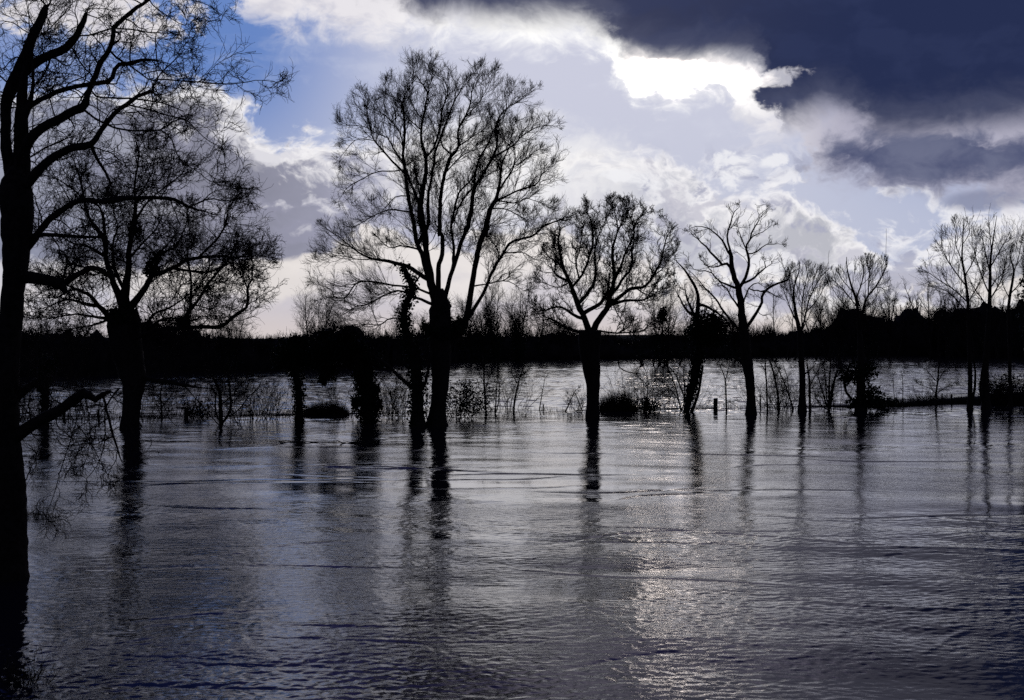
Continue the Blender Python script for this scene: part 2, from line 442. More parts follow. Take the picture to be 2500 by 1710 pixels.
def tree(name, label, base, limbs, outline=None, trunks=1, group=None, dens=3.0, len1=1.8, n2=6, n3=5, ratio=0.45, ratio3=0.5, up=0.12, up2=0.1, wig=0.16,
         ang=(30, 65), rtw=0.010, droop=0.0, slope=0.5, seed=1, r1=0.028, wiggle=0.6, start=0.2, stray=0.12, cat='tree', trunk_twigs=False, zig=0.0, flare=1.45, thin=1.0, d=None):
    """a leafless tree: surveyed trunk and limbs set out in depth, then three orders of grown branches"""
    global rng
    rng = np.random.default_rng(seed)
    D = d if d else dist_at(base[1])
    root = empty(name, tuple(at(base[0], base[1], D) if d is None else (at(base[0], base[1], D)[0], D, 0)))
    root.location.z = 0
    tag(root, label, cat, group)
    placed, starts = [], []
    sc = D / FPX
    for i, spec in enumerate(limbs):
        r = read(spec)
        seg = np.linalg.norm(np.diff(r[:, :2], axis=0), axis=1).sum() * sc
        m = int(max(8, min(60, seg / (0.012 * D * 0.25 + 0.05))))
        c_ = catmull(r, m)
        wob = np.cumsum(rng.normal(size=(m, 2)), axis=0); wob -= np.linspace(0, 1, m)[:, None] * wob[-1]
        c_[:, :2] += wob * wiggle * (0.35 if i < trunks else 1.0)
        if i >= trunks:
            allp = np.concatenate(placed); q_ = np.linalg.norm(allp[:, :2] - c_[0, :2], axis=1); j = int(np.argmin(q_))
            if q_[j] < 30: c_[:, :2] += (allp[j, :2] - c_[0, :2]) * (np.clip(1 - np.linspace(0, 1, m) / .35, 0, 1) ** 2)[:, None]
        if zig: c_[:, :2] += rng.normal(size=(m, 2)) * zig * np.linspace(0, 1, m)[:, None]
        dep = np.zeros(m)
        if i >= trunks:
            allp = np.concatenate(placed); q_ = np.linalg.norm(allp[:, :2] - c_[0, :2], axis=1); j = int(np.argmin(q_))
            dep += allp[j, 3]
            sl_ = rng.uniform(-slope, slope); arc = np.linspace(0, seg, m)
            dep += sl_ * arc + np.cumsum(rng.normal(size=m)) * 0.02 * seg / m ** 0.5
        elif i > 0:
            dep += rng.uniform(-.4, .4)
        Wd = np.stack([at(c_[k, 0], c_[k, 1], D + dep[k]) for k in range(m)])
        rad = np.maximum(c_[:, 2] * 0.5 * (D + dep) / FPX * (thin if i >= trunks else 1.0), rtw * 1.3)
        placed.append(np.column_stack([c_[:, :2], c_[:, 2], dep]))
        if i < trunks and r[0][1] > HY + 5:
            Wd = np.vstack([Wd[0] - [0, 0, 0.5], Wd]); rad = np.concatenate([[rad[0] * flare], rad])
            zf = np.clip(1 - Wd[:, 2] / 1.1, 0, 1) ** 2; rad = rad * (1 + (flare - 1) * zf)
        g = Geo()
        tubes(g, Wd[None], rad[None], 12 if i < trunks else (8 if rad[0] > 0.06 else 6), True, 0.035)
        g.build('trunk' if i < trunks else 'limb', BARK, root)
        if i >= trunks or trunk_twigs:
            ts = start if i >= trunks else max(start, 0.35)
            n = max(3, int(dens * seg * (1 - ts)))
            A, T, rr, tt = attach(Wd[None], rad[None], n, ts, 1.0, True)
            starts.append((A, T, rr, tt, np.full(n, min(1.0, 0.35 + seg / 5.0))))
            tipn = 2
            starts.append((np.repeat(Wd[-1:], tipn, 0), np.repeat(unit(Wd[-1:] - Wd[-3:-2]), tipn, 0), np.repeat(rad[-1:], tipn), np.ones(tipn) * 0.6, np.full(tipn, .4)))
    A, T, rr, tt, ls = (np.concatenate(k) for k in zip(*starts))
    poly = outline
    tp = placed[0][-1]
    hub = at(tp[0], tp[1] + 40, D) if outline is not None else None
    if poly is not None:                      # a little slack, so that twigs feather out past the traced outline
        pc = np.mean(np.array(poly), 0); poly = [(pc[0] + (a_ - pc[0]) * 1.04, pc[1] + (b_ - pc[1]) * 1.04) for a_, b_ in poly]
    g = Geo()
    L1 = len1 * rng.uniform(0.45, 1.25, len(A)) * (1.15 - 0.5 * tt) * ls
    P1, R1 = spawn(A, T, L1, np.minimum(rr * 0.6, r1 * rng.uniform(.7, 1.3, len(A))), ang, up, wig, 9, poly, 0.35, droop, stray, hub, .22)
    tubes(g, P1, np.maximum(R1, rtw * .9), 4)
    A, T, rr, tt = attach(P1, R1, n2, 0.15)
    L2 = np.repeat(np.linalg.norm(P1[:, -1] - P1[:, 0], axis=1), n2) * ratio * rng.uniform(.6, 1.35, len(A)) * (1.2 - .5 * tt) + 0.06
    P2, R2 = spawn(A, T, L2, np.maximum(rr * 0.6, rtw), (20, 60), up2, wig, 5, poly, 0.5, droop, stray, hub, .22)
    tubes(g, P2, np.maximum(R2, rtw * .8), 3)
    if n3:
        A, T, rr, tt = attach(P2, R2, n3, 0.2)
        L3 = np.repeat(np.linalg.norm(P2[:, -1] - P2[:, 0], axis=1), n3) * ratio3 * rng.uniform(.5, 1.4, len(A)) + 0.05
        P3, R3 = spawn(A, T, L3, np.full(len(A), rtw * .8), (20, 55), up2, wig, 4, poly, 0.55, droop, stray, hub, .22)
        tubes(g, P3, np.maximum(R3, rtw * .5), 3)
    g.build('crown', TWIG, root)
    return root, placed, D

def ivy_on(root, placed_line, D, thick, n, size=0.12, y0=-1e9, y1=1e9, name='ivy', mat=None):
    """ivy clothing a surveyed line between rows y0 and y1"""
    L = placed_line[(placed_line[:, 1] > y0) & (placed_line[:, 1] < y1)]
    k = rng.integers(0, len(L) - 1, n); u = rng.random(n)[:, None]
    p = L[k] * (1 - u) + L[np.minimum(k + 1, len(L) - 1)] * u
    Wd = np.stack([(p[:, 0] - CX) / FPX * (D + p[:, 3]), D + p[:, 3], CAMZ + (HY - p[:, 1]) / FPX * (D + p[:, 3])], 1)
    lumps = 0.6 + 0.8 * (np.sin(p[:, 1] * 0.21 + p[:, 0] * .1) * .5 + .5)
    off = unit(rng.normal(size=(n, 3))) * (p[:, 2:3] * 0.5 * D / FPX + thick * lumps[:, None] * rng.random((n, 1)) ** 0.7)
    Wd = Wd + off; Wd[:, 2] = np.maximum(Wd[:, 2], 0.06)
    g = Geo(); leaves(g, Wd, size)
    return g.build(name, mat or IVY, root, False)

def leaf_mass(blobs, D, n, size, lump=0.35):
    """leaf centres filling several ellipsoids given as (px,py,rx,ry,depth) readings"""
    out_ = []
    tot = sum(b[2] * b[3] for b in blobs)
    for (px, py, rx, ry, dep) in blobs:
        m = max(20, int(n * rx * ry / tot))
        v = unit(rng.normal(size=(m, 3)))
        ph = rng.uniform(0, 6, 6)
        rad = 1 + lump * (np.sin(v[:, 0] * 5 + ph[0]) * np.sin(v[:, 2] * 6 + ph[1]) + .5 * np.sin(v[:, 0] * 11 + ph[2]) * np.sin(v[:, 2] * 13 + ph[3] + v[:, 1] * 7))
        r = (rng.random(m) ** 0.42 * rad)[:, None]
        c0 = at(px, py, D + dep); s = D / FPX
        out_.append(c0 + v * r * np.array([rx * s, (rx + ry) * 0.5 * s, ry * s]))
    P = np.concatenate(out_); P[:, 2] = np.maximum(P[:, 2], 0.05)
    return P

def add_mass(root, name, blobs, D, n, size, mat):
    g = Geo(); leaves(g, leaf_mass(blobs, D, n, size), size)
    # woody shoots running through it so that the outline breaks up
    m = max(12, n // 60)
    c_ = leaf_mass(blobs, D, m, size)
    P, R = spawn(c_, unit(rng.normal(size=(len(c_), 3)) + [0, 0, 1.2]), rng.uniform(.25, .8, len(c_)) * (D / 73), np.full(len(c_), .012), (0, 40), .15, .15, 4)
    tubes(g, P, R, 3)
    return g.build(name, mat, root, False)

# ------------------------------------------------------------------ setting: ground, water, bank
def sheet(name, x0, x1, y0, y1, z, mat, nx=2, ny=2):
    X, Y = np.meshgrid(np.linspace(x0, x1, nx), np.linspace(y0, y1, ny))
    v = np.stack([X, Y, np.full_like(X, z)], -1).reshape(-1, 3)
    i = np.arange(nx * ny).reshape(ny, nx)
    f = np.stack([i[:-1, :-1], i[:-1, 1:], i[1:, 1:], i[1:, :-1]], -1).reshape(-1, 4)
    return mesh_from(name, v, [f], mat)
tag(sheet('ground', -4000, 4000, -300, 6000, -1.6, FIELD), kind='structure')
def water_surface():
    """one sheet, finely divided where the stream runs, raised into real waves"""
    r_ = np.random.default_rng(9)
    ys = np.concatenate([[-120, -40, 0], 7.0 * np.exp(np.linspace(0, math.log(82 / 7.0), 1400))[:-1], 82 * np.exp(np.linspace(0, math.log(330 / 82), 900)), 330 * np.exp(np.linspace(0, math.log(430 / 330), 40))[1:], [520, 700, 1000, 1500]])
    ts = np.concatenate([[-12, -4, -1.6, -.9], np.linspace(-.55, .55, 760), [.9, 1.6, 4, 12]])
    Y = np.repeat(ys[:, None], len(ts), 1); X = np.maximum(Y, 8.0) * ts[None]
    dyl = np.gradient(ys)[:, None]
    river = 1 / (1 + np.exp((Y - 76) / 4.0))
    def slow(k, seed):
        q = np.random.default_rng(seed); o = 0
        for _ in range(9):
            a_ = q.normal() * .5; o = o + np.sin(X * k * q.uniform(.3, 1.0) * (1 if q.random() < .5 else -1) * .45 + Y * k * q.uniform(.4, 1.3) + q.uniform(0, 6.3) + a_ * np.sin(X * k * .7 + Y * .4 * k))
        return o / 3.0
    gust = np.clip(.72 + .62 * slow(.16, 1) + .42 * slow(.5, 2), .06, 1.8)
    for sx, sy, rx, ry in ((3.2, 26.5, 2.2, 1.1), (1.0, 24.6, 2.4, .5), (-2.0, 31, 3.5, 1.0), (-7.0, 44, 6, 2.2), (6.0, 52, 9, 3.0), (.5, 20.2, 1.5, .35), (12, 62, 10, 4)):   # slicks
        gust *= 1 - .8 * np.exp(-((X - sx) / rx) ** 2 - ((Y - sy) / ry) ** 2)
    Z = np.zeros_like(Y)
    for lam, slope, cnt, spread in ((7.0, .007, 5, .5), (3.6, .010, 7, .55), (2.0, .009, 12, .7), (1.15, .011, 16, .8), (.62, .010, 16, 1.1), (.36, .024, 26, 1.3), (.22, .046, 34, 1.6), (.14, .040, 26, 1.8)):
        for _ in range(cnt):
            l_ = lam * r_.uniform(.75, 1.3); th = r_.normal() * spread; k = 2 * math.pi / l_
            ph = X * k * math.sin(th) + Y * k * math.cos(th) + r_.uniform(0, 6.3) + 1.1 * np.sin(X * k * .11 + Y * k * .17 * r_.uniform(.5, 1.5) + r_.uniform(0, 6.3))
            ny = np.clip((l_ / max(abs(math.cos(th)), .2) / dyl - 2.4) / 2.4, 0, 1)
            A = slope / k * math.sqrt(2.0 / cnt)
            w_ = np.sin(ph); w_ = w_ + .18 * np.cos(2 * ph)
            Z += A * w_ * ny * (gust * river + (1 - river) * np.clip(gust, .6, 1.3) if lam < 3 else 1.0) * (river + (1 - river) * (3.8 if .9 < lam < 3 else .6))
    for k_ in range(46):                                   # seams where threads of current meet
        y0 = 16.5 * math.exp(r_.random() * 1.25); x0 = y0 * r_.uniform(-.34, .34); hw = y0 * r_.uniform(.03, .11)
        u = (X - x0) / hw; yc = y0 + .02 * y0 * (r_.normal() * u + .6 * r_.normal() * u * u + .25 * np.sin(u * 3 + k_)); wd = .0035 * y0 + .03
        Z += r_.uniform(.5, 1.0) * .0006 * y0 * np.exp(-((Y - yc) / wd) ** 2) * np.exp(-u ** 4) * r_.choice([-1.0, 1.0])
    Z[(Y < 7)] = 0; Z *= np.clip((900 - Y) / 500, 0, 1) * (np.abs(ts)[None] < .56)
    v = np.stack([X, Y, Z], -1).reshape(-1, 3)
    i = np.arange(Y.size).reshape(Y.shape)
    return mesh_from('water', v, [np.stack([i[:-1, :-1], i[:-1, 1:], i[1:, 1:], i[1:, :-1]], -1).reshape(-1, 4)], WATER)
tag(water_surface(), kind='structure')

def ridge(name, pts, halfw, mat, kind, amp=0.25, step=0.6, fz=0.0):
    """a low bank along surveyed waterline readings (px, py, height)"""
    w = np.array([[*at(px, py, dist_at(py))[:2], h] for px, py, h in pts])
    seg = np.linalg.norm(np.diff(w[:, :2], axis=0), axis=1); cum = np.concatenate([[0], np.cumsum(seg)])
    s = np.arange(0, cum[-1], step); cx = np.interp(s, cum, w[:, 0]); cy = np.interp(s, cum, w[:, 1]); hh = np.interp(s, cum, w[:, 2])
    prof = np.array([(-1, -1), (-.55, .45), (-.15, .95), (.2, 1), (.6, .5), (1, -1)])
    r_ = np.random.default_rng(3)
    V3 = []
    for a_, b_ in prof:
        nn = np.convolve(r_.normal(size=len(s) + 8), np.ones(9) / 3, 'valid') * amp
        V3.append(np.stack([cx, cy + a_ * halfw * (1 + .3 * nn), np.where(b_ < 0, -1.2, hh * b_ + nn * .35 * np.maximum(hh, .22))], 1))
    Vv = np.stack(V3, 1); K, M = Vv.shape[:2]
    i = np.arange(K * M).reshape(K, M)
    f = np.stack([i[:-1, :-1], i[:-1, 1:], i[1:, 1:], i[1:, :-1]], -1).reshape(-1, 4)
    return tag(mesh_from(name, Vv.reshape(-1, 3), [f], mat), kind=kind)
BANK = [(-60, 1026, -.15), (380, 1020, -.12), (640, 1012, -.02), (830, 1011, .0), (1060, 1009, -.05), (1326, 1000, -.06), (1480, 1000, .0), (1747, 997, -.03), (1900, 995, -.01), (2100, 994, .16),
        (2230, 989, .22), (2330, 984, .34), (2440, 985, .6), (2560, 984, .8), (2800, 984, .8)]
ridge('riverbank', BANK, 1.1, MUD, 'structure')

def blades(centres, n_each, h, spread, r=0.006, bend=0.25, upk=1.0):
    c_ = np.repeat(np.asarray(centres), n_each, 0); m = len(c_)
    c_ = c_ + np.column_stack([rng.normal(size=m) * spread, rng.normal(size=m) * spread, np.zeros(m)])
    T = unit(np.column_stack([rng.normal(size=(m, 2)) * bend, np.full(m, upk)]))
    return spawn(c_, T, h * rng.uniform(.4, 1.2, m), np.full(m, r), (0, 12), -0.04, .09, 4, None, .3)

rng = np.random.default_rng(11)
g = Geo()
bx = np.array(BANK)
px = rng.uniform(-40, 2520, 900); py = np.interp(px, bx[:, 0], bx[:, 1]) + rng.normal(size=900) * 2.0
py = np.where((px > 1080) & (px < 1460), py + rng.uniform(0, 22, 900), py)
cs = np.array([[*at(x_, y_, dist_at(y_))[:2], -.02] for x_, y_ in zip(px, py)])
P, R = blades(cs, 7, 0.34, .22, .007); tubes(g, P, R, 3)
sel = cs[px > 2080]
P, R = blades(np.repeat(sel, 3, 0), 9, 0.6, .4, .008); tubes(g, P, R, 3)
tag(g.build('bank_grass', GRASS), kind='stuff')

# ------------------------------------------------------------------ the trees
CROWN_L = [(20, 600), (60, 450), (110, 380), (200, 335), (300, 300), (360, 300), (440, 345), (520, 415), (600, 460), (660, 520), (690, 600), (690, 700), (685, 780), (640, 815), (450, 835), (30, 830)]
fore, fp, fD = tree('bare_tree', 'tall bare tree with sawn-off limbs, standing in the water nearest the viewer', (12, 1410), [
    's 10,1412,112 13,1300,104 14,1200,98 8,1060,82 12,940,68 20,850,60 33,700,54 40,600,68 43,520,80 40,470,84 39,435,66 38,405,22',
    's 20,480,40 a 60,1380,110 40,1100,84 50,850,92 120,650,124 200,470,106 250,320,84 310,190,76 355,90,66 372,50,40',
    'a 150,1560,170 175,1400,150 170,1150,128 165,950,112 175,800,92 195,640,70 215,500,46',
    'a 190,1000,90 245,850,48 265,700,28 262,500,20 265,400,12',
    'a 240,860,48 330,810,42 470,745,42 640,695,38 780,680,40 890,660,40 925,590,36 960,530,34 1060,515,42 1130,490,28 1270,490,18',
    'a 1268,490,11 1262,400,10 1265,290,8 1310,200,5',
    'a 230,1300,110 250,1160,95 330,1050,80 470,970,75 600,890,75 690,855,78 715,760,46 760,640,48 820,500,46 890,400,42 915,300,40 920,220,40 1060,100,34 1200,0,28 1290,-80,20',
    'a 905,440,16 960,470,18 1005,512,20',
    'a 915,240,15 700,285,13 560,310,9 470,350,6',
    'a 930,230,14 1100,245,12 1250,265,10 1400,270,8 1520,235,5',
    'a 220,1560,110 330,1400,80 430,1290,70 560,1205,65 715,1180,60 770,1130,48 850,1010,42 950,900,38 1060,830,36 1150,770,30 1230,740,26',
    'a 1225,745,14 1290,600,11 1380,520,10 1450,450,8 1490,400,4',
    'a 1230,700,14 1280,652,13 1400,655,12 1600,670,12 1800,678,11 2000,665,8 2100,655,6 2240,672,4',
    'a 650,920,20 780,985,16 900,1020,16 1080,1050,14 1290,1050,14 1400,985,12 1490,960,11 1560,1020,9 1640,1110,7 1800,1200,4',
    'a 740,750,14 790,800,15 1000,800,16 1250,820,12 1390,860,10 1490,900,5',
    'a 1050,850,13 1200,880,12 1400,940,11 1500,965,7',
    'a 1310,1045,12 1390,1110,11 1420,1220,10 1480,1320,9 1580,1380,7 1700,1470,6 1900,1470,3',
    'a 735,1200,34 800,1310,25 870,1420,20 900,1500,10',
    'a 1050,530,14 1140,600,12 1230,650,9 1420,720,5', 'a 1130,590,10 1300,570,9 1420,590,7 1560,640,4',
    'a 160,640,80 270,530,76 350,470,75 500,410,70 570,340,65 630,250,55 680,160,48 694,112,34',
    'a 410,460,18 360,590,16 280,690,14', 'a 640,190,9 560,250,8 490,330,6', 'a 690,130,10 800,155,8 870,240,4',
    'a 330,330,12 460,160,9 560,60,7 600,-40,5', 'a 240,330,11 235,150,9 200,-20,6', 'a 350,110,22 400,20,14 420,-60,10',
    'a 40,700,14 -60,520,10 -140,420,8', 'a 210,260,9 100,190,8 0,170,6 -60,190,4', 'a 1180,10,11 1300,90,9 1400,160,8 1500,210,5', 'a 1290,-60,10 1450,-40,9 1560,10,8 1680,40,6 1790,120,3',
    'a 740,700,9 640,610,8 500,600,8 390,600,8 350,680,6', 'a 1290,1050,7 1400,960,7 1470,830,6 1540,680,4',
    'b 160,720,70 300,530,58 420,370,56 560,270,48 700,225,44 900,240,38 1050,205,36 1250,190,32 1400,205,28 1550,290,22 1640,315,12 1750,350,8',
    'b 1540,280,15 1700,215,13 1860,240,9 1990,200,5',
    'b 150,600,46 250,525,42 400,510,38 600,515,32 780,525,22 880,560,10',
    'b 100,860,120 220,850,105 330,870,92 450,890,82 515,935,68 530,975,44',
    'b 500,900,40 640,830,42 720,780,38 850,800,26', 'b 500,880,24 540,750,20 515,640,12',
    'c 60,1010,120 140,960,112 220,880,100 340,800,95 460,740,90 600,640,85 690,590,78 760,640,52 820,615,42 880,585,28',
    'c 60,700,80 140,630,74 220,560,66 300,490,56',
    'c 820,620,20 870,760,22 900,900,21 950,1050,16 985,1160,8', 'c 640,600,9 620,650,8 620,830,8 510,1150,8 440,1380,6 370,1590,3', 'c 618,835,8 700,960,8 800,1140,7 900,1310,4',
    'c 850,660,10 850,960,9 800,1160,6 700,1290,4', 'c 690,640,6 725,800,7 725,1000,6 690,1150,4', 'c 800,620,8 795,700,6 770,900,5 740,1060,4',
    'c 190,1340,14 215,1290,10 250,1200,7 290,1140,4'],
    None, 1, dens=4.6, len1=1.35, n2=7, n3=5, ratio=0.42, ratio3=.5, up=0.05, up2=0.03, wig=0.31, ang=(35, 85), rtw=0.0052, slope=0.42, seed=21, r1=0.014, flare=1.06, start=0.12, droop=.05, wiggle=.9, zig=.6)

pol, pp, pD = tree('pollard_tree', 'broad old pollard with a thick black bole and a dense tangle of twigs', (317, 1046), [
    's 316,1048,46 320,1000,43 324,960,48 325,925,62 312,870,76 305,830,80 303,785,84 304,755,66',
    'b 1000,1130,120 1040,800,60 1050,600,50 1080,420,50 1090,250,26 1080,120,22 1110,-120,16 1090,-300,8',
    'b 940,1130,90 900,900,60 850,700,50 840,560,45 760,450,35 700,330,28 670,220,26 650,100,20 600,-60,12 560,-200,6',
    'b 850,580,36 840,400,34 820,300,22 760,200,14 720,60,8', 'b 990,980,42 930,760,34 930,560,20 960,420,12 900,250,7',
    'b 1090,1130,90 1170,950,62 1230,800,50 1280,680,40 1330,640,24 1420,590,20 1500,430,12 1530,280,7',
    'b 900,1180,70 790,1080,45 720,990,35 620,950,26 520,900,14', 'b 800,1100,42 640,1055,25 520,1040,18 400,1100,10 260,1110,6',
    'b 880,860,52 760,775,45 640,840,35 560,900,28 450,940,16 330,960,10', 'b 1080,1380,44 1200,1310,42 1330,1270,38 1470,1265,50 1530,1130,42 1600,1050,30 1700,900,28 1830,760,24 1880,680,18 1900,560,8',
    'b 1450,1280,40 1640,1250,40 1780,1240,38 1900,1140,34 1990,1060,30 2000,920,24 2040,850,18 2050,720,13 2030,600,7', 'b 2000,930,16 1960,800,13 1960,640,6',
    'b 1535,1110,28 1545,900,24 1520,700,14 1540,560,6', 'b 1220,850,44 1400,770,38 1500,710,38 1620,690,33 1750,680,22 1900,690,17 2040,680,11 2180,690,5',
    'b 1400,775,30 1550,800,26 1700,810,22 1800,760,16 1900,740,8', 'b 1610,695,22 1760,540,19 1840,370,18 1860,280,13 1930,180,7', 'b 1060,450,26 1150,300,20 1280,180,15 1420,60,10 1520,-20,5',
    'b 1085,260,20 1200,60,14 1260,-120,9 1280,-250,5', 'b 680,230,18 560,120,14 420,40,10 300,20,6', 'b 850,690,26 700,600,20 560,560,16 420,470,11 300,470,6', 'b 1040,700,26 1160,560,20 1260,450,15 1330,300,9',
    'b 880,1250,40 760,1180,26 640,1150,18 480,1170,10 330,1200,5', 'b 1120,1230,38 1240,1150,26 1380,1100,18 1500,1020,11 1640,990,6', 'b 1130,1290,32 1280,1200,20 1420,1180,14 1600,1180,9 1760,1120,5', 'b 890,1200,30 800,1220,20 660,1240,13 520,1280,8', 'b 1130,1320,24 1250,1250,16 1330,1180,10 1420,1230,6',
    'c 1150,470,52 1330,505,44 1480,530,38 1600,550,18 1700,560,10', 'c 1480,525,12 1640,700,11 1780,850,11 1920,920,10 1970,1040,8 1940,1150,3', 'c 1700,560,10 1830,700,9 1920,830,9 1990,960,8 2060,1060,4', 'c 1900,820,8 2000,920,7 2100,980,6 2290,1030,3',
    'c 1060,560,16 1110,780,18 1150,890,18 1230,1040,18 1340,1230,16 1390,1340,10 1410,1470,4', 'c 1180,560,12 1290,640,10 1360,800,8 1420,860,4', 'c 960,560,22 900,640,16 850,720,12 800,800,7'],
    CROWN_L, 1, dens=5.4, len1=2.5, n2=9, n3=7, ratio=0.45, ratio3=.45, up=0.05, up2=0.03, wig=0.37, ang=(35, 85), rtw=0.0115, slope=0.5, seed=5, r1=0.026, thin=.82, start=0.15, stray=.1, wiggle=1.0, zig=.8, flare=1.12)
rng = np.random.default_rng(55)
add_mass(pol, 'ivy', [(372, 655, 22, 30, 0), (385, 630, 14, 16, 0), (300, 770, 44, 30, -.3), (445, 790, 22, 16, .3), (330, 560, 18, 22, .2)], pD, 2600, .13, IVY)

CROWN_C = [(810, 330), (846, 240), (930, 182), (968, 152), (1025, 130), (1090, 136), (1180, 152), (1225, 186), (1308, 212), (1354, 292), (1372, 370), (1390, 470), (1400, 560), (1330, 640), (1310, 760), (1180, 800),
           (1000, 800), (800, 825), (740, 760), (752, 690), (770, 540), (800, 520), (820, 490), (815, 420)]
cen, cp, cD = tree('tall_bare_tree', 'tallest bare tree on the far bank, many stems fanning into a high domed crown', (1068, 1040), [
    's 1066,1042,40 1070,980,37 1074,930,42 1075,880,50 1074,820,56 1074,770,54 1073,735,44 1072,705,20',
    's 1100,830,34 1124,800,30 1134,780,24',
    'e 1000,760,60 960,480,55 930,300,50 885,170,40 d 860,1350,42 830,1150,40 810,1000,36 800,900,28 810,700,24 800,500,18 840,400,13 890,310,8 930,200,5',
    'd 800,1090,26 680,920,20 570,790,16 530,650,12 520,560,8 480,440,5', 'd 825,985,22 770,930,17 720,850,14 690,800,12 590,760,10 480,700,7 320,690,4',
    'd 800,940,18 795,800,15 740,690,13 620,580,10 540,540,6', 'd 790,1085,16 620,1060,12 480,1120,10 370,1180,8 290,1290,4', 'd 575,795,11 430,800,9 350,880,7 290,960,4', 'd 730,850,10 735,700,9 740,580,8 700,450,6 690,350,4',
    'e 990,720,70 980,500,62 960,300,54 950,220,52 d 985,1590,78 950,1350,72 980,1150,46 995,950,40 965,750,26 990,550,22 1005,400,15 930,300,9 900,220,5',
    'd 1000,450,12 1020,370,10 1050,280,8 1040,170,4', 'd 950,1330,36 870,1150,24 840,1050,16', 'd 960,1190,22 905,1090,16 895,980,11', 'd 1000,940,26 1050,880,22 1110,700,20 1130,560,16 1180,420,13 1150,330,8 1110,280,4',
    'd 970,740,16 890,660,12 830,600,9 780,500,6', 'd 960,640,12 890,520,9 860,430,6',
    'e 1045,740,60 1040,420,45 1070,300,40 1075,150,40 d 1100,1590,50 1105,1400,42 1110,1200,38 1150,1050,36 1190,940,36 1250,860,26 1255,720,22 1310,620,20 1360,480,15 1370,380,10 1450,190,4',
    'd 960,1640,50 1000,1560,44 1030,1470,38 1018,1300,32 1045,1050,26 1080,870,26 1130,720,22 1180,590,16 1240,450,12 1300,340,6', 'd 1190,935,20 1130,850,17 1110,760,12 1090,600,8', 'd 1140,1090,16 1230,980,13 1330,900,11 1450,860,8 1560,780,5',
    'd 1245,870,16 1330,800,13 1430,740,10 1480,680,7 1500,600,4', 'd 1330,620,12 1420,500,9 1480,400,7 1560,250,4',
    'e 1110,740,52 1130,540,44 1180,330,38 1240,100,38 d 1310,1560,52 1350,1400,50 1370,1230,38 1440,1100,30 1530,950,30 1565,820,24 1555,700,20 1650,550,13 1740,500,9 1890,380,4',
    'd 1370,1210,24 1385,1090,24 1420,960,20 1500,820,18 1540,720,10', 'd 1560,690,13 1640,560,11 1640,480,9 1680,410,7 1740,340,4',
    'e 1130,560,30 1160,290,28 1150,190,24 d 1200,1480,26 1240,1320,24 1280,1210,20 1350,1140,15 1400,1050,9', 'd 1200,1480,20 1320,1250,15 1470,1100,11 1560,1050,6',
    's 1130,790,20 e 1240,760,66 1290,480,50 1340,220,48 1385,90,45 d 1450,1590,62 1500,1380,55 1560,1260,40 1590,1100,25 1610,980,20 1660,880,11 1690,780,6',
    'd 1560,1240,24 1640,1120,21 1700,1030,17 1715,900,13 1690,800,10 1700,690,5', 'd 1560,1290,28 1680,1240,20 1800,1190,17 1900,1150,15 1925,1090,11 2000,1010,6', 'd 1580,1300,17 1740,1305,13 1800,1270,9 1970,1330,4',
    'd 1550,950,22 1700,830,17 1780,760,12 1930,690,8 2050,690,4', 'd 1700,1030,12 1800,960,9 1900,880,6', 'd 1540,1380,18 1620,1360,14 1760,1430,10 1850,1480,5',
    's 1140,800,14 e 1260,790,46 1340,600,32 1420,400,28 1500,270,26 1560,200,24 1700,160,20 1780,90,17 1870,50,13 1990,15,7', 'e 1490,285,15 1620,280,11 1720,325,7', 'e 1300,530,18 1380,495,14 1540,480,10 1640,540,5', 'e 1470,290,12 1430,210,10 1380,160,7',
    'e 1640,175,9 1655,80,7 1640,10,4', 'e 950,470,46 830,380,38 700,340,30 600,325,21 500,280,16 400,195,10 240,85,5', 'e 600,325,13 480,320,10 370,300,8 230,330,4',
    'e 950,560,24 850,510,20 720,490,18 620,470,16 510,465,14 450,520,13 410,580,13 330,580,10 300,530,8 200,490,4', 'e 960,660,32 890,600,25 780,530,18 660,570,15 560,620,12 480,640,8 390,710,4',
    'e 910,240,19 800,235,14 720,250,11 640,180,7', 'e 860,735,14 780,730,14 700,745,12 640,780,10 520,770,8 360,800,4', 'e 640,775,9 590,660,7 600,560,4', 'd 850,1380,20 700,1370,13 560,1420,9 430,1500,5', 'd 830,1270,16 740,1260,11 640,1360,7 560,1330,4'],
    CROWN_C, 2, dens=6.4, len1=1.6, n2=8, n3=6, ratio=0.48, ratio3=.5, up=0.07, up2=0.06, wig=0.185, ang=(26, 66), rtw=0.0070, slope=0.45, seed=31, r1=0.018, thin=.74, start=0.25, stray=.05, wiggle=.8)

rng = np.random.default_rng(32)
add_mass(cen, 'ivy', [(1076, 770, 24, 34, 0), (1068, 815, 34, 22, -.3), (1118, 800, 26, 26, .2), (1090, 745, 12, 16, .3), (1040, 800, 14, 18, 0)], cD, 3400, .12, IVY)
iv, ip, iD = tree('ivy_clad_tree', 'crooked ivy-wrapped dead trunk leaning beside the tallest bare tree', (1016, 1042), [
    'e 910,1480,88 905,1300,78 895,1080,72 850,900,60 815,760,44 822,640,46 868,545,42 832,420,34 800,360,20',
    'e 870,1240,34 840,1190,28 770,1120,25 690,1050,22 610,1000,14', 'e 860,540,20 900,470,14 930,420,9', 'e 930,1260,28 965,1180,26 985,1080,22 1000,950,16'],
    None, 1, dens=2.0, len1=1.0, n2=5, n3=4, rtw=.009, seed=33, start=.4, r1=.02)
rng = np.random.default_rng(34)
ivy_on(iv, ip[0], iD, .28, 3600, .12)

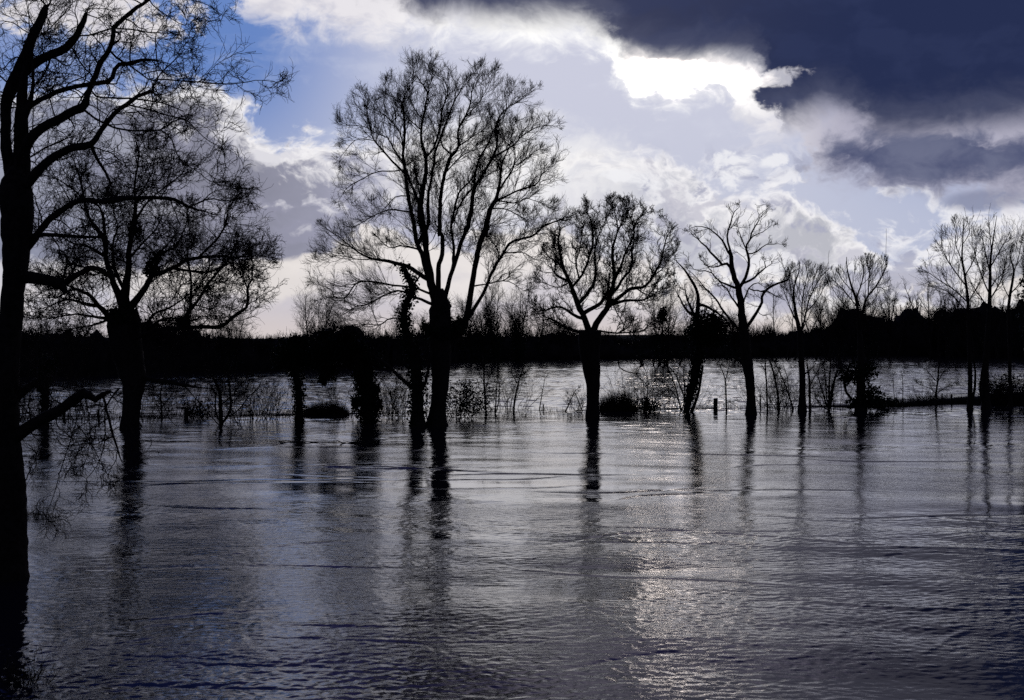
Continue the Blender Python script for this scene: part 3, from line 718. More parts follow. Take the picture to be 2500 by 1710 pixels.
CROWN_3 = [(1296, 690), (1318, 600), (1362, 545), (1420, 495), (1500, 474), (1560, 490), (1612, 520), (1652, 560), (1656, 640), (1632, 740), (1612, 835), (1560, 850), (1330, 840), (1286, 770)]
t3, p3, D3 = tree('round_crowned_tree', 'stout bare tree forking low into two limbs under a rounded twiggy crown', (1447, 1022), [
    's 1447,1024,31 1449,960,30 1448,930,36 1443,880,47 1439,850,53 1440,822,58 1440,805,54',
    'f 600,1180,96 570,1050,75 530,950,75 490,820,55 470,760,50 420,650,42 390,520,40 375,420,26 385,320,20 350,230,8', 'f 500,800,40 560,720,30 620,560,28 650,430,28 650,320,22 630,240,14 600,150,7',
    'f 550,930,52 640,820,44 680,700,35 670,560,28 690,430,20 740,300,12 780,180,6', 'f 460,765,36 340,690,28 342,640,22 350,560,14 330,470,7', 'f 500,720,26 520,600,20 560,450,15 580,330,10 560,230,6',
    'f 700,1180,96 740,1060,75 790,960,70 800,860,60 830,740,48 820,580,40 825,480,32 860,350,22 830,200,12 800,110,5', 'f 820,770,40 880,620,32 920,500,25 980,380,24 990,280,14 1090,200,9 1170,190,4',
    'f 830,880,38 900,740,34 960,650,32 970,520,28 990,380,18 960,240,10 900,120,5', 'f 790,970,52 870,890,45 960,820,42 1070,800,36 1150,710,30 1200,600,24 1220,500,18 1260,380,12 1320,300,5',
    'f 820,965,42 920,910,34 1050,900,24 1160,850,13 1260,800,6', 'f 590,1010,56 700,940,48 760,860,38 780,760,24 790,660,14', 'f 555,1080,46 460,1000,35 400,960,26 320,960,22 250,990,13 180,960,6',
    'f 560,1190,42 400,1110,34 320,1060,26 250,1070,11 200,1000,5', 'f 740,1190,26 880,1160,22 900,1100,17 860,1020,13 820,960,8', 'f 860,1170,22 1040,1160,18 1110,1100,13 1190,1040,6', 'f 1150,715,18 1230,640,13 1290,560,8 1340,480,4',
    'f 1000,830,20 1100,860,15 1180,760,10 1280,700,5', 'f 410,640,20 300,560,13 240,480,8', 'f 480,780,22 380,800,16 280,770,10 200,720,5', 'g 660,250,20 690,330,16 700,390,15 780,430,13 880,440,9', 'f 860,340,14 920,240,10 940,140,5'],
    CROWN_3, 1, dens=7.2, len1=1.45, n2=7, n3=5, ratio=0.42, ratio3=.5, up=0.11, up2=0.09, wig=0.30, ang=(28, 66), rtw=0.0118, slope=0.5, seed=41, r1=0.022, flare=1.2, thin=.64, start=0.15, stray=.06, wiggle=1.0, zig=.7)

CROWN_4 = [(1672, 566), (1725, 540), (1775, 505), (1815, 492), (1885, 508), (1912, 580), (1946, 640), (1952, 690), (1920, 760), (1900, 830), (1720, 830), (1668, 740), (1660, 650)]
t4, p4, D4 = tree('crooked_tree', 'slender bare tree with contorted sparse limbs and a straight pale stem', (1834, 1012), [
    's 1834,1014,22 1834,960,21 1829,910,25 1823,870,27 f 1885,1180,82 1862,1000,58 1850,860,54 1800,700,40 1770,560,34 1760,480,16',
    'f 1770,540,26 1730,450,22 1690,400,18 1620,350,14 1520,310,8 1440,330,4', 'f 1755,480,22 1740,400,20 1770,290,17 1800,200,10 1840,150,4', 'f 1850,800,36 1900,680,30 1910,560,26 1890,480,22 1920,400,18 1960,320,14 2000,250,8 2060,170,4',
    'f 1810,720,30 1750,610,30 1690,610,28 1600,500,20 1510,410,12 1440,350,5', 'f 1860,790,26 1950,730,22 2050,640,13 2040,600,8', 'f 1835,810,28 1740,780,20 1680,740,16 1600,680,12 1470,660,6',
    'f 1900,1170,34 1970,1060,34 2030,950,28 2050,850,28 2130,800,24 2230,760,17 2260,690,11 2330,650,5', 'f 1850,1190,32 1760,1060,24 1690,960,20 1640,900,18 1570,820,14 1500,740,9 1430,660,4', 'f 1845,970,24 1790,900,18 1750,800,15 1680,760,8',
    'f 1870,990,22 1900,850,16 1960,760,10 2040,790,5', 'f 1910,560,16 1990,520,13 2060,470,9 2180,450,4', 'f 1895,490,14 1850,400,11 1830,320,6', 'f 1920,400,13 2010,360,9 2100,300,4', 'f 1690,620,18 1600,640,12 1530,580,7',
    'g 1745,420,34 1650,330,24 1560,300,12', 'f 1920,820,14 2040,830,16 2130,870,9'],
    CROWN_4, 1, dens=2.6, len1=1.5, n2=5, n3=4, ratio=0.42, ratio3=.5, up=0.10, up2=0.10, wig=0.30, ang=(30, 70), rtw=0.010, slope=0.5, seed=43, r1=0.02, thin=.8, start=0.2, stray=.1, wiggle=1.4, zig=1.2)

t5, p5, D5 = tree('ivy_headed_tree', 'leaning twin-stemmed tree topped by a round black head of ivy', (1677, 1006), [
    'g 1245,752,36 1280,640,48 1320,460,66 1335,320,70 1350,200,60 f 1500,1100,46 1505,860,26 1440,720,20 1380,640,12 1310,570,5',
    'g 1290,752,22 1340,620,22 1360,520,20 1380,380,18', 'f 1500,930,26 1600,980,20 1690,1040,14 1760,1110,8', 'f 1490,1050,30 1380,960,18 1340,880,10 1320,820,5', 'f 1500,1100,26 1420,900,14 1400,820,8', 'g 1260,700,14 1200,560,12 1150,440,8 1100,380,5'],
    None, 2, dens=3.6, len1=1.4, n2=6, n3=4, up=.1, up2=.06, wig=.26, rtw=.010, seed=47, r1=.022, start=.25, wiggle=1.0, ang=(30, 75))
rng = np.random.default_rng(48)
add_mass(t5, 'ivy', [(1722, 790, 34, 34, 0), (1752, 800, 32, 30, .4), (1697, 812, 24, 24, -.3), (1735, 830, 48, 20, .2), (1616, 772, 12, 16, .6)], D5, 6500, .13, IVY)
ivy_on(t5, p5[0], D5, .20, 1900, .12, 840, 985, name='ivy')

CROWN_6 = [(1905, 690), (1925, 650), (1950, 632), (1985, 640), (2030, 650), (2024, 720), (2010, 830), (1900, 830)]
t6, p6, D6 = tree('bare_tree', 'bare tree with thin upright shoots between the crooked tree and the ivied one', (1959, 1005), [
    'h 298,1388,46 300,1180,42 290,1000,42 280,850,34 255,730,22 240,580,12 275,450,7 280,380,4', 'h 290,880,22 330,700,12 400,520,8 480,425,4', 'h 275,820,16 220,700,12 180,590,5', 'h 300,850,16 300,640,10 340,430,4', 'h 320,720,10 400,640,8 440,560,5',
    'h 265,760,12 215,560,7 220,450,4', 'h 300,1150,16 350,1100,10 390,1060,5'],
    CROWN_6, 1, thin=.75, dens=4.0, len1=2.5, n2=6, n3=4, up=.22, up2=.2, wig=.14, ang=(15, 45), rtw=.010, seed=61, r1=.018, stray=.03, start=.2)

t7, p7, D7 = tree('ivy_clad_tree', 'upright bare tree with dark ivy bulging round its low trunk', (2101, 1003), [
    'h 690,1385,64 690,1150,56 688,1000,46 675,800,26 660,640,20 630,560,14 600,440,9 595,350,4', 'h 690,830,24 725,640,20 780,560,14 850,440,8 860,345,4', 'h 660,630,13 700,500,10 715,350,4', 'h 735,620,12 745,450,8 760,345,4', 'h 680,700,12 560,560,8 465,460,4',
    'h 640,580,9 550,480,6 540,400,4', 'h 780,560,9 830,560,7 890,640,4', 'h 670,760,12 560,640,8 500,560,4', 'h 615,1340,24 590,1250,24 580,1170,22 620,1060,16'],
    [(2015, 670), (2065, 640), (2110, 622), (2165, 622), (2170, 660), (2190, 720), (2190, 800), (2030, 800)], 1, thin=.75, dens=4.0, len1=2.5, n2=6, n3=4, up=.2, up2=.18, wig=.10, ang=(18, 48), rtw=.0105, seed=71, r1=.02, stray=.03, start=.2)
rng = np.random.default_rng(72)
add_mass(t7, 'ivy', [(2092, 915, 40, 30, 0), (2118, 905, 26, 22, .3), (2125, 965, 32, 28, -.2), (2065, 920, 18, 20, .3), (2140, 985, 28, 14, 0), (2100, 985, 36, 16, 0)], D7, 4200, .13, IVY)

t8, p8, D8 = tree('bare_tree', 'slim straight bare tree with fine ascending branches, twin of a darker one', (2368, 1000), [
    'h 1420,1372,34 1420,1150,30 1412,900,26 1405,640,20 1385,480,15 1370,350,12 1375,200,7 1375,90,3', 'h 1400,640,14 1300,560,10 1180,480,7 1095,430,4', 'h 1395,560,14 1300,420,10 1240,300,7 1230,160,4', 'h 1385,470,12 1450,360,9 1470,240,4', 'h 1378,400,10 1320,270,7 1330,160,4', 'h 1400,660,12 1460,560,9 1520,460,5',
    'h 1405,720,12 1290,600,8 1220,560,5', 'h 1375,260,8 1420,180,6 1420,120,3', 'h 1445,1340,26 1455,1150,20 1440,1000,16'],
    [(2240, 660), (2290, 560), (2330, 530), (2355, 525), (2395, 560), (2420, 640), (2420, 780), (2250, 780)], 1, thin=.75, dens=4.2, len1=2.7, n2=6, n3=4, up=.1, up2=.1, wig=.10, ang=(22, 50), rtw=.0095, seed=81, r1=.02, start=.15, trunk_twigs=False)
t9, p9, D9 = tree('bare_tree', 'thicker straight bare tree just behind its slim twin, forked branches rising steeply', (2408, 1000), [
    'h 1530,1372,54 1525,1100,46 1540,850,34 1550,650,26 1556,400,17 1575,250,10 1600,75,3', 'h 1550,600,14 1480,420,10 1440,280,7 1430,140,4', 'h 1555,460,14 1510,260,9 1490,160,4', 'h 1556,420,13 1640,280,9 1690,180,4', 'h 1565,330,10 1550,180,7 1545,80,3', 'h 1553,640,13 1640,480,10 1670,330,5', 'h 1548,700,13 1450,560,9', 'h 1550,560,12 1620,480,8 1700,420,4',
    'h 1495,1360,24 1500,1150,20 1520,1000,16'],
    [(2370, 620), (2400, 545), (2430, 522), (2450, 525), (2475, 580), (2480, 780), (2350, 780)], 1, thin=.75, dens=4.2, len1=2.6, n2=6, n3=4, up=.1, up2=.1, wig=.10, ang=(22, 50), rtw=.0095, seed=91, r1=.02, start=.15)
t10, p10, D10 = tree('bare_tree', 'lean bare tree at the edge of the view, rising out of the dark thicket', (2470, 992), [
    'h 1690,1350,26 1685,1000,24 1680,700,20 1710,500,16 1715,430,12 1690,350,7 1700,270,3', 'h 1712,460,10 1750,330,7 1765,240,4', 'h 1695,600,11 1760,520,8 1790,430,4', 'h 1690,640,10 1640,540,6 1640,450,3'],
    None, 1, thin=.75, dens=4.4, len1=2.5, n2=6, n3=4, up=.12, up2=.1, wig=.12, ang=(22, 50), rtw=.0095, seed=95, r1=.018, start=.15)
t11, p11, D11 = tree('evergreen_tree', 'dark evergreen tree cut by the frame edge beyond the lean bare tree', (2535, 990), [
    's 2530,990,30 2528,800,24 2526,640,14 2524,560,6', 's 2527,700,12 2500,660,8', 's 2527,760,12 2490,735,8', 's 2527,620,9 2504,590,6'], None, 1, dens=3, len1=1.6, n2=6, n3=4, rtw=.01, seed=97, start=.2)
rng = np.random.default_rng(98)
add_mass(t11, 'foliage', [(2512, 720, 26, 16, 0), (2508, 690, 18, 12, .6), (2520, 600, 16, 26, 0), (2530, 760, 40, 30, 0), (2530, 660, 22, 26, 0), (2515, 560, 10, 22, 0), (2540, 820, 46, 60, 0)], D11, 5200, .16, EVERG)

# trees on the western side of the bank
tL, pL, DL = tree('ivy_clad_tree', 'ivied pole of a tree on the bank seen under the low arching limb', (108, 1038), ['s 107,1040,18 110,985,17 111,930,20 112,880,16', 's 110,940,9 124,905,6 140,880,4', 's 110,950,8 95,920,6 84,890,4'],
                  None, 1, dens=5, len1=1.1, n2=6, n3=4, rtw=.01, seed=101, start=.1, cat='tree')
rng = np.random.default_rng(102); ivy_on(tL, pL[0], DL, .2, 1500, .11); add_mass(tL, 'ivy', [(112, 890, 34, 24, 0), (95, 945, 10, 14, 0)], DL, 1200, .12, IVY)
tM, pM, DM = tree('ivy_clad_tree', 'short slim ivied tree with a tuft of evergreen on its head', (729, 1032), ['e 85,1455,48 85,1330,44 78,1200,48 60,1100,56 45,960,40 60,860,14', 'e 60,1100,18 0,1070,14 -60,1050,8'], None, 1, dens=4, len1=.9, n2=5, n3=4, rtw=.009, seed=103, start=.1)
rng = np.random.default_rng(104); ivy_on(tM, pM[0], DM, .22, 2600, .11); add_mass(tM, 'ivy', [(722, 858, 44, 34, 0), (702, 880, 42, 24, .5), (735, 836, 20, 18, 0), (760, 880, 30, 20, 0)], DM, 5200, .13, IVY)
tN, pN, DN = tree('holly_tree', 'broad holly-like evergreen on a ragged trunk trailing leaves to the water', (899, 1033), ['e 572,1455,66 560,1330,62 540,1200,66 510,1080,70 470,950,50 420,850,20', 'e 520,1100,26 380,1060,18 260,1100,10', 'e 540,1180,16 610,1120,11 650,1150,6'],
                  None, 1, dens=5, len1=1.0, n2=5, n3=4, rtw=.009, seed=105, start=.1)
rng = np.random.default_rng(106); ivy_on(tN, pN[0], DN, .42, 4200, .12, 905)
add_mass(tN, 'foliage', [(820, 850, 62, 46, 0), (866, 858, 48, 42, .5), (785, 868, 40, 32, -.3), (845, 815, 26, 18, 0), (800, 818, 26, 18, 0), (900, 880, 36, 28, .3), (800, 905, 24, 26, .2), (917, 950, 12, 14, 0), (868, 985, 12, 22, 0), (925, 990, 10, 20, 0), (790, 930, 12, 16, .4)], DN, 12500, .13, EVERG)
def slim(name, label, base, limbs, seed, group=None, cat='sapling', **k):
    a = dict(dens=4.5, len1=.75, n2=5, n3=3, up=.05, up2=.04, wig=.22, ang=(30, 75), rtw=.0065, r1=.012, start=.15, trunk_twigs=True, flare=1.1, wiggle=.5)
    a.update(k)
    return tree(name, label, base, limbs, None, 1, group, seed=seed, cat=cat, **a)
G = 'saplings along the drowned bank'
slim('sapling_clump', 'thicket of three leaning stems west of the short ivied tree', (540, 1035), ['c 1790,850,34 1780,700,30 1775,580,26 1700,440,14 1660,380,6', 'c 1740,850,16 1740,700,14 1738,600,12 1690,520,6', 'c 1878,830,22 1870,700,20 1858,560,16 1840,430,8', 'c 1900,800,10 1960,700,9 2020,620,7 2110,540,4', 'c 1790,700,12 1900,580,9 1990,480,5'], 111, G, len1=1.5, n2=7, n3=5, dens=5)
slim('sapling', 'spindly sapling between the pollard bole and the square stump post', (395, 1022), ['c 1310,805,14 1305,700,13 1298,590,10 1320,500,5', 'c 1305,700,8 1380,620,7 1390,540,4', 'c 1304,660,8 1240,600,6'], 112, G, len1=1.3, n2=7, n3=4, dens=6)
slim('sapling', 'knotty straight sapling, first one east of the leaf-choked bush', (1186, 1012), ['e 1383,1400,14 1372,1280,13 1366,1120,11 1362,1000,8', 'e 1368,1180,6 1330,1100,4', 'e 1370,1240,6 1410,1130,4'], 113, G)
slim('sapling', 'thin twin-stemmed sapling next to the knotty straight one', (1212, 1011), ['e 1445,1400,10 1452,1280,8 1460,1150,6 1465,1050,4', 'e 1462,1395,8 1475,1250,6 1470,1120,4'], 114, G)
slim('sapling', 'curved sapling leaning east with a spray of fine shoots', (1254, 1010), ['e 1573,1395,14 1580,1300,12 1605,1180,10 1640,1080,7 1660,1030,4', 'e 1600,1190,7 1560,1110,4', 'e 1620,1140,7 1680,1090,4'], 115, G, len1=.9)
slim('sapling', 'wispy lone sapling beside the thin stake in open water', (1316, 1002), ['g 55,740,8 75,620,7 100,480,4'], 116, G, dens=2.5, n3=2)
slim('sapling', 'low forked sapling just west of the stout low-forking tree', (1382, 1005), ['g 268,745,12 300,680,9 340,590,6 370,560,4', 'g 290,690,6 280,620,4', 'g 410,765,8 380,680,6 350,600,4'], 117, G)
slim('sapling', 'Y-shaped sapling standing alone between the short thick post and the crooked tree', (1773, 1004), ['g 1573,745,14 1568,600,12 1560,480,10 1530,400,6', 'g 1562,490,9 1590,400,7 1596,330,4', 'g 1500,700,5 1640,660,4'], 118, G, len1=.9, n2=6)
slim('sapling', 'upright sapling close against the crooked tree on its eastern side', (1874, 1005), ['g 1905,745,15 1898,560,14 1888,400,12 1886,320,8', 'g 1890,420,7 1850,360,4'], 119, G, len1=.9)
slim('sapling', 'thicker leaning sapling bending west, second from the crooked tree', (1901, 1003), ['g 1995,735,18 1985,600,17 1960,460,15 1920,330,12', 'g 1962,470,8 2010,400,6', 'g 1985,600,6 2040,560,4'], 120, G, len1=.9)
slim('sapling', 'slanting sapling whose foot kicks out, third from the crooked tree', (1934, 1001), ['g 2112,725,16 2085,640,13 2050,540,11 1990,400,8 1960,340,5', 'g 2075,620,7 2070,480,6 2030,360,4'], 121, G, len1=.9)
slim('sapling', 'dark straight sapling hugging the tree with thin upright shoots', (1978, 1004), ['h 350,1375,18 348,1250,17 345,1170,14 330,1060,9', 'h 347,1200,8 400,1120,6 420,1060,4'], 122, G, len1=.9)
slim('sapling_clump', 'fan of several thin stems rising from one stool by the dark ivied trunk', (2024, 1003), ['h 478,1378,16 478,1250,14 482,1150,11 490,1040,6', 'h 465,1375,12 440,1280,10 405,1150,5', 'h 470,1375,9 455,1200,7 440,1080,4', 'h 485,1375,12 510,1200,9 545,1080,5', 'h 490,1375,14 488,1260,12 520,1130,6', 'h 455,1375,8 410,1330,7 385,1280,4'], 123, G, len1=.9, n2=6)
slim('small_tree', 'small lone bare tree with a wide faint crown above the grassy bank', (2286, 995), ['h 1193,1352,13 1195,1250,13 1205,1180,12 1212,1090,9 1216,1020,5', 'h 1200,1200,7 1140,1120,5 1090,1080,3', 'h 1205,1180,7 1260,1110,5 1310,1090,3', 'h 1198,1260,6 1260,1220,5 1330,1210,3', 'h 1196,1260,6 1130,1220,4 1070,1200,3'], 124, None, 'tree', len1=1.0, n2=6, n3=4, ang=(30, 60))
slim('sapling', 'faint pair of hair-thin saplings between the ivied trunk and the lone small tree', (2204, 992), ['h 970,1340,6 972,1230,5 968,1130,3', 'h 912,1345,5 910,1230,4 905,1150,3', 'h 935,1345,4 930,1260,3'], 125, G, dens=3.5)
slim('sapling', 'arching bramble-like sapling at the foot of the leaning ivy-headed tree', (1655, 1005), ['g 1205,748,13 1160,560,11 1110,420,8 1060,350,4', 'g 1180,640,8 1090,540,6 1000,470,4', 'g 1230,745,10 1232,560,8 1220,400,6'], 126, G, len1=1.2, n2=7, dens=6)
slim('sapling', 'low tangled sapling midway between grassy mound and ivy-headed tree', (1578, 1003), ['g 925,745,12 930,620,9 935,480,7 900,380,4', 'g 930,640,6 1000,600,5 1090,640,3', 'g 935,540,6 860,470,4'], 127, G, len1=1.3, n2=7, dens=7)
# bushes standing in the flood
def bush(name, label, base, w, h, n, seed, mat, leafy=0, cat='bush', r=.008, up=.1, tag_group=None):
    global rng
    rng = np.random.default_rng(seed)
    D = dist_at(base[1]); c0 = at(base[0], base[1], D); c0[2] = 0
    root = empty(name, tuple(c0)); tag(root, label, cat, tag_group)
    m = n; st = np.column_stack([rng.normal(size=m) * w * .22, rng.normal(size=m) * w * .16, np.full(m, -.1)]) + c0
    T = unit(np.column_stack([(st[:, 0] - c0[0]) / max(w, .1) * 1.6 + rng.normal(size=m) * .3, rng.normal(size=m) * .4, np.full(m, 1.0)]))
    g = Geo()
    P1, R1 = spawn(st, T, h * rng.uniform(.5, 1.15, m), np.full(m, r * 1.8), (0, 15), up, .14, 6)
    tubes(g, P1, R1, 4)
    g.build('stems', TWIG, root)
    g = Geo()
    A, TT, rr, tt = attach(P1, R1, 6, .2); P2, R2 = spawn(A, TT, h * .4 * rng.uniform(.4, 1.2, len(A)), np.full(len(A), r), (20, 65), .05, .2, 4); tubes(g, P2, R2, 3)
    A, TT, rr, tt = attach(P2, R2, 4, .2); P3, R3 = spawn(A, TT, h * .18 * rng.uniform(.4, 1.3, len(A)), np.full(len(A), r * .8), (20, 65), .05, .2, 3); tubes(g, P3, R3, 3)
    if leafy:
        b_ = np.concatenate([P1[:, 2:].reshape(-1, 3), P2.reshape(-1, 3)]); k = rng.integers(0, len(b_), leafy)
        pts = b_[k] + rng.normal(size=(leafy, 3)) * h * .07; pts[:, 2] = np.maximum(pts[:, 2], .03); pts = pts[pts[:, 2] < h * .9]
        leaves(g, pts, .11)
    g.build('foliage' if leafy else 'twigs', mat, root, False)
    return root
bush('evergreen_bush', 'dark leafy bush rising from the flood beside the tallest tree', (1116, 1022), 1.7, 2.4, 26, 201, EVERG, 2600)
bush('bush', 'low spiky bush hard by the square stump post', (481, 1022), 1.1, 1.1, 26, 202, WOODY, 500)
bush('bush', 'twiggy leafless bush fringing the trailing holly-like evergreen', (842, 1020), 2.0, 2.3, 26, 203, WOODY)
bush('bush', 'leaning leafless bush between the ivied pole and the pollard bole', (186, 1030), 2.6, 2.6, 26, 204, WOODY)
bush('bush', 'leafless bush at the water edge just east of the pollard bole', (355, 1030), 1.6, 2.0, 24, 205, WOODY)
bush('bush', 'big leafless bush under the pollard limbs, east of the three-stemmed thicket', (590, 1030), 3.0, 2.6, 36, 206, WOODY)
bush('bush', 'small stumpy bush between the grassy mound and the low tangled sapling', (1581, 1005), .8, .9, 26, 207, WOODY, 500)
bush('bush', 'straggling leafless bush spread behind the short thick post', (1640, 1000), 3.6, 2.2, 46, 208, WOODY)
bush('bush', 'brushy leafless bush around the feet of the slanting saplings', (1900, 998), 3.4, 2.3, 46, 209, WOODY)
bush('bush', 'black dense bush on the high bank at the frame edge', (2470, 990), 2.6, 2.3, 60, 210, WOODY, 2500)
bush('bush', 'dark bush on the bank between the straight twin trees and the frame edge', (2428, 988), 1.8, 1.6, 40, 211, WOODY, 1200)
bush('evergreen_bush', 'low evergreen bush crouching east of the bulging ivied trunk', (2160, 996), 1.2, .7, 24, 212, EVERG, 700)
bush('bush', 'leafless bush in front of the crooked ivy-wrapped dead trunk', (975, 1020), 2.2, 2.2, 28, 213, WOODY)
bush('bush', 'sparse leafless bush at the outer foot of the stout low-forking tree', (1405, 1006), 1.3, 1.4, 14, 214, WOODY)
bush('bush', 'thin leafless bush filling the gap west of the upright-shoot tree', (1930, 999), 2.4, 2.6, 30, 216, WOODY)
bush('bush', 'open leafless bush behind the curved sapling leaning east', (1240, 1000), 3.0, 2.6, 30, 217, WOODY)
bush('bush', 'leafless bush on the bank around the lone small bare tree', (2270, 990), 2.2, 1.2, 30, 218, WOODY)
bush('bush', 'leafless bush behind the fan of stems by the dark ivied trunk', (2035, 997), 2.4, 2.8, 36, 219, WOODY)
bush('bush', 'leafless bush tangled between the short slim ivied tree and the three-stemmed thicket', (650, 1024), 2.6, 2.4, 40, 220, WOODY)
bush('bush', 'leafless bush hiding the gap between the holly-like evergreen and the dead ivied trunk', (945, 1014), 2.6, 2.6, 40, 221, WOODY)
bush('bush', 'leafless bush behind the square stump post', (440, 1012), 3.0, 2.6, 40, 222, WOODY)
bush('bush', 'leafless bush in front of the ivied pole, nearest the arching limb', (70, 1028), 2.6, 2.8, 40, 223, WOODY)
bush('bush', 'leafless bush between the low tangled sapling and the grassy mound', (1545, 998), 2.6, 2.5, 34, 224, WOODY)
bush('drowned_bramble', 'bramble shoots drowned in the corner below the nearest tree', (66, 1668), .55, .42, 22, 215, WOODY, 0, 'bramble', .004)
# tussocks and reeds
def tussock(name, label, base, w, h, n, seed, cat='grass', r=.007):
    global rng
    rng = np.random.default_rng(seed)
    D = dist_at(base[1]); c0 = at(base[0], base[1], D); c0[2] = -.05
    m = 60; cs = c0 + np.column_stack([rng.uniform(-.5, .5, m) * w, rng.normal(size=m) * w * .1, np.zeros(m)])
    prof = 1 - (2 * np.abs(cs[:, 0] - c0[0]) / w) ** 3 * .7
    g = Geo(); P, R = blades(cs, n, 1.0, .1, r, .35)
    hk = np.repeat(prof, n) * h
    P = P[:, :1] + (P - P[:, :1]) * hk[:, None, None]
    tubes(g, P, R, 3)
    return tag(g.build(name, GRASS), label, cat)
tussock('grass_tussock', 'long dark mound of dead grass between two ivied western trees', (795, 1013), 2.5, .85, 60, 301)
tussock('grass_tussock', 'tall ragged grassy mound leaning against the stout low-forking tree', (1508, 1004), 2.2, 1.25, 60, 302)
tussock('reed_clump', 'sparse upright reeds in the shallows by the nearest trunk', (104, 1264), .9, .52, 3, 303, 'reeds', .004)
# posts
def post(name, label, base, w, h, seed, cat='post', lean=0.0):
    r_ = np.random.default_rng(seed)
    D = dist_at(base[1]); c0 = at(base[0], base[1], D)
    prof = [(-.6, 1.04), (0.0, 1.02), (h * .35, 1.0), (h * .7, .98), (h - .02, .97), (h, .86)]
    V_, F_ = [], []
    for k, (z, s) in enumerate(prof):
        for (ax, ay) in ((-.5, -.42), (-.42, -.5), (.42, -.5), (.5, -.42), (.5, .42), (.42, .5), (-.42, .5), (-.5, .42)):
            V_.append((c0[0] + ax * w * s + lean * z + r_.normal() * w * .02, c0[1] + ay * w * s + r_.normal() * w * .02, z + (0.03 * ax * (k >= 4))))
    for k in range(len(prof) - 1):
        for j in range(8): F_.append((k * 8 + j, k * 8 + (j + 1) % 8, k * 8 + 8 + (j + 1) % 8, k * 8 + 8 + j))
    e = (len(prof) - 1) * 8
    T_ = [(e, e + i, e + i + 1) for i in range(1, 7)]
    return tag(mesh_from(name, np.array(V_), [np.array(F_), np.array(T_)], POST, None, False), label, cat, 'posts and stakes along the drowned bank')
post('timber_post', 'short square stump post west of the low spiky bush', (455, 1024), .22, .66, 1)
post('timber_post', 'short thick post standing clear between the ivy-headed and crooked trees', (1747, 1003), .24, .76, 2)
post('stake', 'thin stake in open water beside the wispy lone sapling', (1326, 1005), .08, .42, 3, 'stake', .03)
post('stake', 'slim stake framed between arching limb and pollard bole', (241, 1028), .1, .62, 4, 'stake', -.02)
post('stake', 'slim stake nearer the ivied pole, under the arching limb', (157, 1028), .1, .60, 5, 'stake', .02)
post('stake', 'leaning stake between crooked tree and its upright sapling', (1857, 998), .08, .9, 6, 'stake', -.04)
post('stake', 'first of two stakes on the grassy bank past the lone small tree', (2300, 987), .08, .72, 7, 'stake')
post('stake', 'second of two stakes on the grassy bank, closer to the straight twins', (2323, 987), .09, .66, 8, 'stake')

# ------------------------------------------------------------------ hedges and woods beyond the flooded field
def hedge(name, label, cat, kind, line, seed, thick=3.0, step=.8, rough=.22, twigs=9000, tl=1.2, tr=.02, mat=WOODY, leaf=0, leafsize=.3):
    """line: (px, row of the foot, row of the top). Lumpy core with shoots standing out of it"""
    global rng
    rng = np.random.default_rng(seed)
    w = []
    for px, yb, yt in line:
        D = dist_at(yb); p = at(px, yb, D); w.append((p[0], p[1], (yb - yt) / FPX * D))
    w = np.array(w)
    seg = np.linalg.norm(np.diff(w[:, :2], axis=0), axis=1); cum = np.concatenate([[0], np.cumsum(seg)])
    s = np.arange(0, cum[-1], step); n = len(s)
    cx, cy, hh = (np.interp(s, cum, w[:, i]) for i in range(3))
    sm = lambda k: np.convolve(rng.normal(size=n + k - 1), np.ones(k) / k ** .5, 'valid')
    hh = hh * np.clip(1 + rough * (.4 * sm(5) + .45 * sm(11) + .35 * sm(29)) * .5, .66, 1.42) * .92
    prof = [(-1.0, -.03), (-1.25, .18), (-1.15, .5), (-.75, .82), (-.2, .98), (.3, .96), (.8, .8), (1.1, .4), (1.0, -.03)]
    rows = []
    for a_, b_ in prof:
        rows.append(np.stack([cx + rng.normal(size=n) * .15 * step, cy + a_ * thick * (1 + .22 * sm(3) * .6), np.where(b_ < 0, -.6, hh * b_ * (1 + .06 * sm(2)))], 1))
    Vv = np.stack(rows, 1); M = len(prof); i = np.arange(n * M).reshape(n, M)
    g = Geo(); g.add(Vv, [np.stack([i[:-1, :-1], i[:-1, 1:], i[1:, 1:], i[1:, :-1]], -1).reshape(-1, 4)])
    k = rng.integers(0, n, twigs); a_ = rng.uniform(-.9, .9, twigs)
    zt = hh[k] * (1 - .22 * np.abs(a_)) * rng.uniform(.72, 1.0, twigs)
    P0 = np.stack([cx[k] + rng.normal(size=twigs) * step, cy[k] + a_ * thick, zt], 1)
    lump = .45 + 1.1 * np.clip(.5 + .8 * np.interp(P0[:, 0], np.sort(cx), sm(7)[np.argsort(cx)]) * .5, 0, 1.2)
    P, R = spawn(P0, unit(np.column_stack([rng.normal(size=(twigs, 2)) * .35, np.ones(twigs)])), tl * lump * rng.uniform(.3, 1.3, twigs), np.full(twigs, tr), (0, 25), .05, .12, 4)
    tubes(g, P, R, 3)
    A, T, rr, tt = attach(P, R, 3, .2); P, R = spawn(A, T, tl * .4 * rng.uniform(.4, 1.2, len(A)), np.full(len(A), tr * .7), (15, 50), .05, .12, 3); tubes(g, P, R, 3)
    if leaf:
        k = rng.integers(0, n, leaf); c_ = np.stack([cx[k], cy[k] + rng.uniform(-1, 1, leaf) * thick, hh[k] * rng.uniform(.1, 1.04, leaf)], 1) + rng.normal(size=(leaf, 3)) * .3
        c_[:, 2] = np.maximum(c_[:, 2], .1); leaves(g, c_, leafsize)
    o = g.build(name, mat, None, False)
    return tag(o, label, cat, None, kind)
